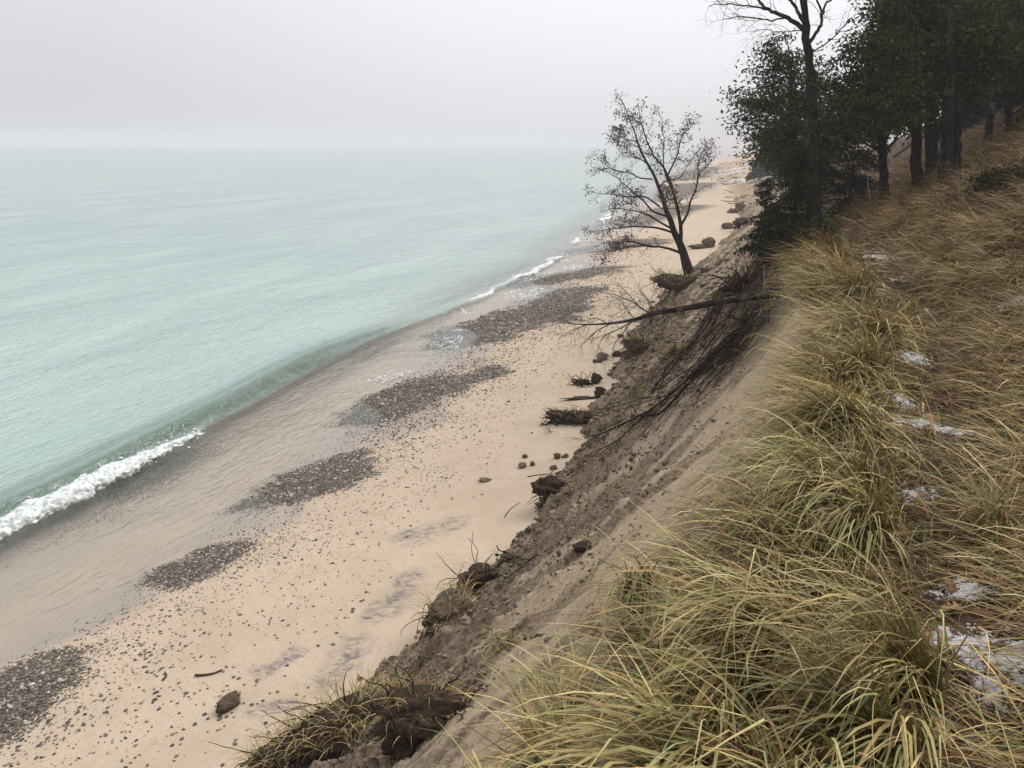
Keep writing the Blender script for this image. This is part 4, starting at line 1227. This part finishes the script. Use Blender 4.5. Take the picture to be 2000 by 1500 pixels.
STEMS = [[(1420, 400), (1340, 540), (1250, 700), (1160, 830), (1040, 960), (950, 1100)], [(1470, 600), (1360, 800), (1210, 940), (1040, 1120), (860, 1270)],
         [(1450, 560), (1330, 740), (1240, 850), (1120, 1000)], [(1540, 600), (1440, 760), (1330, 900), (1200, 1010)]]
for k in range(11):
    rr = np.random.default_rng(940 + k); o = rr.normal(0, 45, 2)
    brush([(a + o[0] + rr.normal(0, 22), c + o[1] + rr.normal(0, 22)) for a, c in STEMS[k % 4]], rr.uniform(.012, .02), 'thin dark dead branch tangled in the brush on the bluff below the fallen tree', 940 + k, 12, .75)
for o in list(COL.objects):
    if o.get('label', '').startswith('thin dark dead branch tangled'): o['group'] = 'thin branches tangled on the bluff'
for k, (pl, lab) in enumerate([([(-100, 2070), (-35, 2120), (60, 2160), (85, 2170), (20, 2280), (-30, 2400)], 'curling thin root reaching out over the sand from the small dark clod'),
                               ([(150, 2130), (70, 2200), (0, 2250), (-60, 2330)], 'straight thin twig crossing the curling root on the sand')]):
    brush(pl, .011, lab, 920 + k, 3, .25, .05, 'beach_root')

def stick(pl, rd, label, cat='stick', mat='deadwood', name='stick', lift=.0):
    pts = [hit(a, c) + [0, 0, lift + rd * .8] for a, c in pl]
    p = smooth_poly(pts, max(6, len(pts) * 4)); b = p[0]
    g = Geo(); g.tube(p, np.linspace(rd, rd * .6, len(p)), 6)
    tag(g.build(name, M[mat], None, loc=b), label, cat)
stick([(381, 1321), (400, 1320), (420, 1316), (434, 1310)], .014, 'crooked brown twig lying on the pebbly sand at the lower left')
stick([(318, 1330), (325, 1320), (322, 1314)], .011, 'short brown twig left of the crooked twig on the sand')
stick([(470, 1498), (490, 1482)], .010, 'small straight twig at the bottom edge of the sand')
stick([(1690, 478), (1730, 476), (1780, 470)], .025, 'thin dark stick lying across the far path')
stick([(1645, 1165), (1700, 1158), (1760, 1150)], .010, 'dark stick lying under the near grass beside the snow')
stick([(1955, 1205), (1978, 1215), (2005, 1228)], .010, 'dark stick lying on the litter at the right edge')
stick([(1735, 830), (1765, 850), (1785, 862)], .010, 'dark twig lying beside the long snow strip')
stick([(1120, 658 + 118), (1150, 774)], .012, 'thin stick in the dark soil streak on the beach')
stick([(1030, 932), (1060, 927), (1090, 926)], .008, 'thin line of rootlets on the sand behind the blocky clod', 'root', 'root', 'rootlet')
stick([(985, 1010), (1000, 992), (1015, 983)], .006, 'thin curved rootlet on the sand in front of the blocky clod', 'root', 'root', 'rootlet')

def pole(p0, p1, r0, r1, name, label, cat, mat):
    g = Geo(); q = np.linspace(p0, p1, 8); q[1:-1] += rng.normal(0, r0 * .5, (6, 3)); g.tube(q, np.linspace(r0, r1, 8), 6)
    tag(g.build(name, M[mat], None, loc=p0), label, cat)
b = hit(1497, 575); pole(b - [0, 0, .1], at(1491, 518, b[1] - .1), .008, .005, 'upright_stick', 'pale upright stick standing beside the butt of the fallen tree', 'stick', 'greywood')
b = hit(1700, 415); pole(b, at(1694, 331, b[1]), .009, .005, 'dead_stalk', 'tall pale dead stalk standing in front of the dark trees', 'stalk', 'greywood')
b = hit(1704, 410); pole(b, at(1699, 370, b[1]), .010, .006, 'dead_stalk', 'shorter dead stalk right beside the tall pale stalk', 'stalk', 'greywood')
# ------------------------------------------------------------------ the trees on the slope
GREEN = np.array([(.020, .026, .012), (.030, .036, .014), (.042, .046, .018), (.026, .030, .016), (.050, .046, .020)])

def trunk_geo(b, pts_px, Y, radii, sides=9, lean=0.):
    n = len(pts_px)
    P = [b - np.array([0, 0, .15])] + [at(a, c, Y + lean * k / n) for k, (a, c) in enumerate(pts_px)]
    p = smooth_poly(P, n * 5 + 4)
    p = p + rng.normal(0, .012, p.shape)
    rad = np.interp(np.linspace(0, 1, len(p)), np.linspace(0, 1, len(radii)), radii) * (1 + .05 * rng.normal(0, 1, len(p)))
    rad[:3] *= [1.45, 1.2, 1.05]
    g = Geo(); g.tube(p, rad, sides)
    return g, p

def crown_pts(ells, Y, n_clump, per, r, cr=.30, axis=None, g=None, spread=1.0):
    """leaf clumps through ellipsoids given as (px, py, rx, ry, depth offset)"""
    tot = np.array([e[2] * e[3] for e in ells], float); tot /= tot.sum()
    out = []; sh = []
    for e, f in zip(ells, tot):
        c = at(e[0], e[1], Y + (e[4] if len(e) > 4 else 0)); zc = c[1] * CP + (EYE - c[2]) * SP
        rx, rz = e[2] * zc / FPX, e[3] * zc / FPX
        m = max(3, int(n_clump * f))
        d = r.normal(0, 1, (m, 3)); d /= np.linalg.norm(d, axis=1)[:, None]
        d *= (r.uniform(.12, 1.25, (m, 1)) ** .6)
        q = c + d * [rx, rx * .9, rz]
        for p in q:
            k = int(per * r.uniform(.5, 1.4))
            s = cr * r.uniform(.6, 1.3)
            o = np.stack([r.normal(0, s, k), r.normal(0, s, k), r.normal(0, s * .45, k)], 1)
            out.append(p + o); sh.append(np.full(k, r.uniform(.55, 1.45)))
            if g is not None and axis is not None:
                i = int(np.argmin(np.linalg.norm(axis - (p - [0, 0, .25]), axis=1)))
                a = axis[max(0, i - 2)]
                mid = (a + p) * .5 + r.normal(0, .1, 3) + [0, 0, .12]
                if r.uniform() < .5: g.tube(smooth_poly([a, mid, p], 6), np.linspace(.022, .006, 6), 4)
    return np.concatenate(out), np.concatenate(sh)

def tree(base, trunk_px, radii, ells, label, seed, Y=None, n_clump=150, per=90, leaf=(.10, .045), bark='bark', lean=0., name='evergreen_tree', cat='tree', cr=.28, tint=1.0, group=None):
    r = np.random.default_rng(seed)
    b = hit(*base) if len(base) == 2 else np.array(base)
    if Y is None: Y = b[1]
    t = thing(name, b, label, cat, group)
    g, p = trunk_geo(b, trunk_px, Y, radii, 9, lean)
    g.build('trunk', M[bark], t, loc=b)
    if ells:
        lg = Geo()
        P, sh = crown_pts(ells, Y, n_clump, per, r, cr, p, lg)
        if lg.n: lg.build('branches', M['bark'], t, loc=b)
        col = GREEN[r.integers(0, 5, len(P))] * sh[:, None] * tint * np.array([1.4, 1.5, .9]) * r.uniform(.7, 1.25, (len(P), 1))
        V, F, c = cards(P, r, leaf[0], leaf[1], col, .25)
        mesh('crown', V, F, M['foliage'], t, False, {'col': c}, loc=b)
    return t, p, b

# tall bare tree
def tall_bare():
    r = np.random.default_rng(951)
    t, p, b = tree((1588, 432), [(1589, 380), (1592, 300), (1586, 200), (1580, 110), (1572, 40), (1566, -40), (1562, -140), (1565, -260)], [.135, .118, .112, .105, .09, .075, .055, .035, .02], None,
                   'tall bare hardwood with a dark straight trunk at the bluff edge', 951, name='bare_tree', bark='bark')
    Y = b[1]; tw = Geo()
    for l, rd, d0, d1 in [
        ([(1577, 66), (1560, 48), (1530, 32), (1500, 18), (1478, -4), (1450, -30)], .055, 0, .6),
        ([(1500, 18), (1460, 12), (1420, 8), (1385, 12)], .02, .3, .9), ([(1535, 34), (1500, 38), (1460, 34), (1415, 36)], .018, .2, -.4),
        ([(1572, 50), (1555, 15), (1540, -5), (1525, -60)], .042, 0, -.6), ([(1583, 82), (1600, 55), (1606, 30), (1596, 0), (1590, -40)], .042, 0, .8),
        ([(1603, 34), (1612, 10), (1630, -8), (1650, -40)], .028, .4, 1.0), ([(1590, 100), (1620, 80), (1650, 50), (1680, 30)], .016, 0, .8),
        ([(1574, 60), (1540, 62), (1500, 58), (1470, 60)], .012, 0, -.5), ([(1566, -40), (1620, -120), (1640, -200)], .04, 0, .8), ([(1564, -80), (1500, -160), (1470, -240)], .04, 0, -.8)]:
        q = smooth_poly([at(a, c, Y + d0 + (d1 - d0) * k / (len(l) - 1)) for k, (a, c) in enumerate(l)], len(l) * 4)
        q = q + r.normal(0, .012, q.shape); rads = np.linspace(rd, rd * .25 + .003, len(q))
        g = Geo(); g.tube(q, rads, 6); lo = g.build('limb', M['barkgrey'], t, loc=b)
        tw = Geo(); grow(tw, q, np.minimum(rads, .016), 10, .9, 1, r, .06, .8, None, .3, 3); tw.build('twigs', M['bark'], lo, loc=b)
tall_bare()
tree((1600, 418), [(1600, 380), (1601, 330), (1600, 285), (1612, 272), (1632, 262)], [.075, .07, .06, .045, .025], [(1640, 255, 22, 18, 0)], 'thin dark stem bending right behind the tall bare tree', 952, n_clump=14, per=60)
# evergreens, nearest the lake first
tree((1560, 405), [(1556, 330), (1550, 250), (1545, 170), (1548, 100)], [.12, .10, .08, .05, .02],
     [(1500, 245, 62, 70, 0), (1478, 190, 44, 55, .3), (1525, 150, 48, 62, 0), (1560, 230, 52, 110, 0), (1520, 300, 24, 30, -.3), (1545, 105, 30, 36, .2), (1452, 205, 20, 22, 0), (1474, 262, 18, 14, .2), (1510, 118, 22, 30, .1), (1570, 320, 50, 60, .3), (1600, 190, 40, 70, .4)],
     'broad olive evergreen nearest the lake with leafy ragged edge against the sky', 961, Y=hit(1560, 405)[1], n_clump=230, per=62, leaf=(.12, .05), cr=.21)
tree((1727, 405), [(1726, 340), (1722, 280), (1718, 200), (1722, 110), (1728, 30)], [.115, .10, .09, .075, .05, .02],
     [(1690, 235, 82, 70, 0), (1648, 190, 44, 60, .3), (1722, 150, 60, 85, 0), (1640, 265, 36, 34, .2), (1768, 215, 42, 40, .2), (1728, 60, 30, 50, 0), (1700, 110, 40, 40, 0), (1740, 0, 30, 40, .2)],
     'evergreen with thin dark trunk standing between the bare tree and the trunk group', 962, n_clump=240, per=65, leaf=(.12, .05), cr=.22)
tree((1793, 372), [(1790, 300), (1788, 230), (1785, 150), (1782, 60), (1780, -40)], [.13, .115, .11, .10, .08, .05],
     [(1790, 150, 56, 66, 0), (1770, 70, 50, 60, .3), (1800, 20, 60, 60, .2), (1830, 170, 36, 34, -.2), (1790, -60, 60, 60, 0)],
     'dark evergreen with thick trunk, left one of the trunk group', 963, n_clump=150, per=70, leaf=(.12, .055))
tree((1822, 352), [(1819, 280), (1816, 200), (1818, 120), (1820, 20), (1822, -80)], [.15, .14, .135, .12, .10, .06],
     [(1835, 120, 60, 60, .4), (1850, 40, 70, 60, .6), (1830, -40, 80, 60, .3), (1870, 150, 44, 40, .5)],
     'dark evergreen whose thick trunk stands just left of the pale barked trunk', 964, n_clump=140, per=70, leaf=(.12, .055))
tree((1848, 360), [(1850, 280), (1853, 200), (1856, 120), (1852, 60), (1850, -20), (1850, -140)], [.15, .14, .13, .115, .105, .085, .05], None,
     'pale lichen barked bare trunk in the middle of the trunk group', 965, bark='barkgrey', name='bare_tree')
tree((1867, 352), [(1868, 290), (1874, 230), (1885, 205), (1897, 180), (1905, 140)], [.12, .11, .095, .06, .045, .03],
     [(1900, 120, 50, 50, .3), (1890, 60, 50, 50, .3), (1925, 80, 44, 44, .3)], 'dark evergreen with a side limb, right of the pale barked trunk', 966, n_clump=130, per=75, leaf=(.12, .055))
tree((1925, 285), [(1936, 220), (1948, 150), (1955, 60), (1958, -40)], [.10, .09, .08, .07, .05],
     [(1955, 60, 56, 70, .2), (1940, 0, 70, 60, .2), (1985, 110, 36, 40, 0)], 'leaning pale trunk evergreen high on the right hillside', 967, bark='barkgrey', n_clump=150, per=75, leaf=(.12, .055))
tree((1975, 262), [(1968, 200), (1970, 120), (1975, 40), (1978, -60)], [.09, .085, .08, .07, .05],
     [(1990, 60, 56, 70, .2), (2000, 150, 36, 60, .3), (2010, 230, 26, 40, .3), (1990, -20, 60, 50, .2), (2050, 90, 60, 120, .3)], 'rightmost dark evergreen at the edge of the photo', 968, n_clump=140, per=70, leaf=(.12, .055))

def conifer(base, height, radius, label, seed, nb=60, cards_per=70, tint=1., name='young_spruce', needle=(.085, .022), group=None, b=None):
    r = np.random.default_rng(seed)
    if b is None: b = hit(*base)
    t = thing(name, b, label, 'spruce', group)
    top = b + [0, 0, height]
    g = Geo(); g.tube(np.linspace(b - [0, 0, .1], top, 6), np.linspace(height * .022, .006, 6), 6); g.build('trunk', M['bark'], t, loc=b)
    bg = Geo(); P = []
    for k in range(nb):
        h = r.uniform(.03, .98) ** 1.1; a = r.uniform(0, 6.28)
        l = radius * (1.02 - h) ** .75 * r.uniform(.7, 1.15) + .08
        p0 = b + [0, 0, height * h]
        d = np.array([math.cos(a), math.sin(a), 0])
        q = np.array([p0 + d * l * s + [0, 0, l * (.16 * s - .38 * s * s)] for s in np.linspace(0, 1, 6)])
        bg.tube(q, np.linspace(.012, .004, 6), 4)
        m = max(10, int(cards_per * l / radius))
        s = r.uniform(.15, 1, m); f = s * 5; i = np.minimum(f.astype(int), 4)
        c = q[i] + (q[i + 1] - q[i]) * (f - i)[:, None]
        side = np.cross(d, [0, 0, 1])
        c = c + side[None] * (r.normal(0, .20, m) * l * (1.1 - s))[:, None] + r.normal(0, .02, (m, 3)) * radius
        P.append(c)
    bg.build('branches', M['bark'], t, loc=b)
    P = np.concatenate(P)
    col = np.array([(.012, .022, .013), (.018, .030, .015), (.026, .038, .018)])[r.integers(0, 3, len(P))] * r.uniform(.6, 1.35, (len(P), 1)) * tint
    V, F, c = cards(P, r, needle[0], needle[1], col, .15, .1)
    mesh('crown', V, F, M['foliage'], t, False, {'col': c}, loc=b)

conifer((1545, 500), 1.75, .80, 'dense dark young spruce at the bluff lip left of the grass edge', 971, 80, 110, .9)
conifer((1515, 470), 1.3, .55, 'small spruce leaning out over the sand left of the dense young spruce', 972, 50, 80, .8, b=hit(1525, 485) + [-.1, .8, -.1])
conifer((1655, 425), 1.9, .95, 'low spruce between the bare tree and the thin trunked evergreen', 973, 90, 130, .8)
conifer((1625, 420), 1.2, .7, 'low spruce sapling right behind the tall bare tree', 974, 60, 110, .8, b=hit(1620, 420) + [.3, 3, .1])
conifer((1690, 400), 1.6, .8, 'low spruce behind the tall pale stalk', 975, 70, 110, .7, b=hit(1690, 405) + [.3, 3.5, .3])
for k, (dx, dy, h, rd, lab) in enumerate([(23.0, 38, 7.0, 2.4, 'background spruce showing between the trunk group'), (15.6, 25, 6.0, 2.0, 'background spruce on the right hillside behind the leaning trunk'),
        (18.4, 28, 7.0, 2.2, 'background spruce at the right edge behind the rightmost evergreen'), (14.2, 20.5, 5.5, 1.7, 'spruce high on the hillside at the right edge'),
        (16.9, 30.5, 5.0, 2.0, 'background spruce just right of the pale barked trunk'), (18.2, 34.5, 5.5, 2.2, 'background spruce just left of the pale barked trunk')]):
    b = np.array([dx, dy, float(ground(np.array([dx]), np.array([dy]))[0])])
    conifer(None, h, rd, lab, 980 + k, 90, 110, .8, name='background_spruce', needle=(.26, .11), b=b)
for k, (px, py, Y, h, rd, lab) in enumerate([(1492, 345, 95, 5.2, 1.9, 'hazy grey conifer far down the shore, leftmost of the far group'), (1512, 350, 88, 6.0, 2.2, 'hazy grey conifer far down the shore, middle of the far group'),
                                             (1536, 352, 84, 6.5, 2.2, 'hazy conifer far down the shore, right of the far group'), (1570, 350, 70, 6.5, 2.2, 'dim conifer behind the tall bare tree')]):
    q = at(px, py, Y); b = np.array([q[0], Y, float(ground(q[:1], np.array([Y]))[0])])
    conifer(None, h, rd, lab, 990 + k, 80, 120, .9, name='far_conifer', needle=(.38, .2), b=b)

def bush(px, ells, label, seed, tint=1., name='juniper_bush', leaf=(.07, .02), n=70, per=120, cr=.12, cat='bush'):
    r = np.random.default_rng(seed); b = hit(*px); t = thing(name, b, label, cat)
    P, sh = crown_pts(ells, b[1], n, per, r, cr)
    P[:, 2] = np.maximum(P[:, 2], gz(P[:, 0], P[:, 1]) + .01)
    g = Geo()
    for k in range(14):
        q = P[r.integers(0, len(P))]; g.tube(smooth_poly([b, (b + q) / 2 + r.normal(0, .05, 3), q], 6), np.linspace(.012, .004, 6), 4)
    g.build('stems', M['bark'], t, loc=b)
    col = np.array([(.016, .022, .012), (.024, .030, .014), (.034, .036, .018)])[r.integers(0, 3, len(P))] * sh[:, None] * tint
    V, F, c = cards(P, r, leaf[0], leaf[1], col, 0, .1)
    mesh('foliage', V, F, M['foliage'], t, False, {'col': c}, loc=b)
bush((1945, 385), [(1945, 362, 42, 20, .1), (1980, 350, 40, 22, .1), (1925, 372, 26, 12, 0)], 'low dark juniper bush on the right hillside', 1001, .8)
bush((1590, 470), [(1570, 455, 36, 32, .2), (1545, 485, 26, 22, 0), (1610, 462, 30, 22, .3)], 'olive brown low bush at the foot of the bare tree', 1002, 1.5)
bush((1530, 515), [(1515, 490, 30, 26, 0), (1535, 470, 30, 30, 0)], 'dense dark shrub under the young spruce at the lip', 1003, .8)

# timber on the slope and far down the beach
def box_geo(g, c, ax, size):
    ax = np.asarray(ax, float)
    U = np.array([[x, y, z] for x in (-.5, .5) for y in (-.5, .5) for z in (-.5, .5)]) * size
    V = c + U @ ax
    g.add(V, np.array([[0, 1, 3, 2], [4, 6, 7, 5], [0, 4, 5, 1], [2, 3, 7, 6], [0, 2, 6, 4], [1, 5, 7, 3]]))
def beam(a, b, w, h):
    d = b - a; L = np.linalg.norm(d); d = d / L; s = np.cross(d, [0, 0, 1.]); s /= np.linalg.norm(s); u = np.cross(s, d)
    g = Geo(); box_geo(g, (a + b) / 2, np.array([d, s, u]), np.array([L, w, h])); return g

b0 = hit(1478, 378)
t = thing('beach_stair', b0, 'grey weathered wooden landing with two upright boards far along the bluff', 'stairs')
Yb = b0[1]
for a, c0, c1 in ((1476, 383, 352), (1484, 381, 354)):
    p = at(a, c0, Yb); q = at(a + 2, c1, Yb); beam(p, q, .10, .26).build('upright_board', M['greywood'], t, False, loc=b0)
for k, (a0, c0, a1, c1) in enumerate([(1484, 359, 1560, 343), (1486, 352, 1505, 345), (1500, 362, 1566, 352)]):
    beam(at(a0, c0, Yb + .1 + .5 * k), at(a1, c1, Yb + .3 + .5 * k), .9, .10).build('plank', M['greywood'], t, False, loc=b0)
b0 = hit(1616, 352)
Yb = min(b0[1], 45.); b0 = at(1616, 352, Yb)
t = thing('timber_crib', b0, 'yellowish timber box showing behind the tall bare tree', 'timber box')
p, q = at(1602, 345, Yb), at(1636, 343, Yb)
for k in range(2):
    o = np.array([0, 0, -.22 * k]); beam(p + o, q + o, .5, .2).build('board', M['yellow'], t, False, loc=b0)
beam(p + [0, 0, .14], q + [0, 0, .14], .62, .05).build('top_board', M['greywood'], t, False, loc=b0)
for f in (.08, .92):
    c = p + (q - p) * f; beam(c + [0, 0, -1.5], c + [0, 0, .1], .12, .12).build('post', M['deadwood'], t, False, loc=b0)

def near(px, py, k=.965):
    h = hit(px, py); e = np.array([0, 0, EYE]); return e + (h - e) * k
b0 = hit(1738, 322)
t = thing('handrail', b0, 'dark sloping wooden handrail climbing the hill behind the trunks', 'handrail')
beam(near(1728, 292), near(1815, 226), .09, .20).build('rail', M['deadwood'], t, False, loc=b0)
beam(near(1745, 306), near(1815, 258), .08, .13).build('rail', M['deadwood'], t, False, loc=b0)
for a, c0, c1 in ((1737, 322, 268), (1756, 308, 255), (1802, 288, 230)):
    q = near(a - 3, c1); p = near(a, c0); p[2] = min(p[2], float(ground(p[:1], p[1:2])[0]) + .05)
    beam(p, q, .09, .09).build('post', M['deadwood'], t, False, loc=b0)
for k, (px, rx, ry) in enumerate([((1742, 268), 1.2, .7), ((1790, 255), 1.2, .8), ((1868, 232), 1.2, .6), ((1935, 195), 1.5, .8)]):
    snow_patch(hit(*px), rx, ry, .5, 700 + k, ['snow fleck on the hill behind the handrail', 'snow fleck on the hill between the dark trunks', 'snow fleck on the hill right of the pale barked trunk', 'snow fleck high on the right hillside between leaning trunks'][k], th=.05, cut=.35)

# scrub and wrack on the far foredune
r_ = np.random.default_rng(1100)
g = Geo()
for k in range(650):
    y = 58 * math.exp(r_.uniform(0, 1) * math.log(230 / 58)); w, t_, c_ = [float(q[0]) for q in edges(np.array([y]))]
    x = t_ + r_.uniform(-.05, 1.0) ** 1.0 * (c_ - t_ + 3) if k % 4 else t_ + r_.normal(0, .5)
    if pn(x * .25, y * .1, 4) < -.12: continue
    s = r_.uniform(.05, .22) * (y / 80) ** .5
    V, F = lump((s * 2.2, s, s * .35), r_.uniform(0, 3), int(k), 2, .3, .1)
    g.add(V + [x, y, float(ground(np.array([x]), np.array([y]))[0])], F, np.array([(.22, .17, .12), (.28, .215, .15), (.13, .10, .072)][k % 3]))
kind(g.build('foredune_scrub', M['clod']), 'stuff')



# ------------------------------------------------------------------ air, sky, sun, camera
def build_world():
    w = bpy.data.worlds.new('World'); sc.world = w; w.use_nodes = True
    nt = w.node_tree; nt.nodes.clear()
    N = nt.nodes.new; L = nt.links.new
    out = N('ShaderNodeOutputWorld'); bg = N('ShaderNodeBackground')
    sky = N('ShaderNodeTexSky'); sky.sky_type = 'NISHITA'; sky.sun_disc = False
    sky.sun_elevation = SUN_EL; sky.sun_rotation = SUN_AZ
    sky.dust_density = 4; sky.air_density = 1; sky.ozone_density = 1
    hs = N('ShaderNodeHueSaturation'); hs.inputs['Saturation'].default_value = .12
    L(sky.outputs[0], hs.inputs['Color'])
    # an even overcast, brighter overhead than at the horizon, lightest towards the hidden sun
    tc = N('ShaderNodeTexCoord'); sp = N('ShaderNodeSeparateXYZ'); L(tc.outputs['Generated'], sp.inputs[0])
    mr = N('ShaderNodeMapRange'); L(sp.outputs['Z'], mr.inputs[0])
    mr.inputs[1].default_value = -.02; mr.inputs[2].default_value = .9; mr.inputs[3].default_value = 0; mr.inputs[4].default_value = 1
    mx = N('ShaderNodeMix'); mx.data_type = 'RGBA'; L(mr.outputs[0], mx.inputs[0])
    mx.inputs[6].default_value = (4.95, 4.9, 5.2, 1); mx.inputs[7].default_value = (10.6, 10.6, 10.9, 1)
    dot = N('ShaderNodeVectorMath'); dot.operation = 'DOT_PRODUCT'; L(tc.outputs['Generated'], dot.inputs[0])
    dot.inputs[1].default_value = (math.sin(math.radians(26)), math.cos(math.radians(26)), 0.0)
    m2 = N('ShaderNodeMapRange'); L(dot.outputs['Value'], m2.inputs[0]); m2.interpolation_type = 'SMOOTHSTEP'
    m2.inputs[1].default_value = .55; m2.inputs[2].default_value = 1.0; m2.inputs[3].default_value = 1.0; m2.inputs[4].default_value = 1.32
    ml = N('ShaderNodeMix'); ml.data_type = 'RGBA'; ml.blend_type = 'MULTIPLY'; ml.inputs[0].default_value = 1
    L(mx.outputs[2], ml.inputs[6]); L(m2.outputs[0], ml.inputs[7])
    m3 = N('ShaderNodeMix'); m3.data_type = 'RGBA'; m3.inputs[0].default_value = .8
    L(hs.outputs[0], m3.inputs[6]); L(ml.outputs[2], m3.inputs[7])
    L(m3.outputs[2], bg.inputs[0]); bg.inputs[1].default_value = .1
    L(bg.outputs[0], out.inputs[0])

SUN_EL = math.radians(48); SUN_AZ = math.radians(60)
build_world()
sl = bpy.data.lights.new('sun', 'SUN'); sl.energy = 1.25; sl.angle = math.radians(30); sl.color = (1, .97, .92)
so = bpy.data.objects.new('sun', sl); COL.objects.link(so)
sd = Vector((math.sin(SUN_AZ) * math.cos(SUN_EL), math.cos(SUN_AZ) * math.cos(SUN_EL), math.sin(SUN_EL)))
so.rotation_euler = sd.to_track_quat('Z', 'Y').to_euler(); so.location = (0, 0, 40)


HAZE = .0015
if HAZE:
    x0, x1, y0, y1, z0, z1 = -9000, 1500, -60, 4400, -3.6, 21.0
    V = [(x, y, z) for z in (z0, z1) for y in (y0, y1) for x in (x0, x1)]
    F = np.array([[0, 2, 3, 1], [4, 5, 7, 6], [0, 1, 5, 4], [2, 6, 7, 3], [0, 4, 6, 2], [1, 3, 7, 5]])
    t = NT('haze'); pv = t.n('VolumePrincipled')
    pv.inputs['Color'].default_value = (.75, .735, .755, 1); pv.inputs['Density'].default_value = HAZE
    pv.inputs['Anisotropy'].default_value = .2
    t.l(pv.outputs[0], t.out.inputs['Volume'])
    kind(mesh('haze', V, F, t.m), 'stuff')

cam = bpy.data.cameras.new('camera'); co = bpy.data.objects.new('camera', cam); COL.objects.link(co)
cam.sensor_width = 36; cam.lens = 36 * FPX / 2000
cam.clip_start = .05; cam.clip_end = 20000
co.location = (0, 0, EYE); co.rotation_euler = (math.pi / 2 - PITCH, 0, 0)
sc.camera = co
sc.view_settings.view_transform = 'Standard'; sc.view_settings.look = 'None'
sc.view_settings.exposure = .47
sc.view_settings.gamma = 1
cy = sc.cycles
cy.max_bounces = 6; cy.diffuse_bounces = 2; cy.glossy_bounces = 2; cy.transmission_bounces = 2
cy.transparent_max_bounces = 8; cy.volume_bounces = 3
cy.use_denoising = True
cy.caustics_reflective = False; cy.caustics_refractive = False
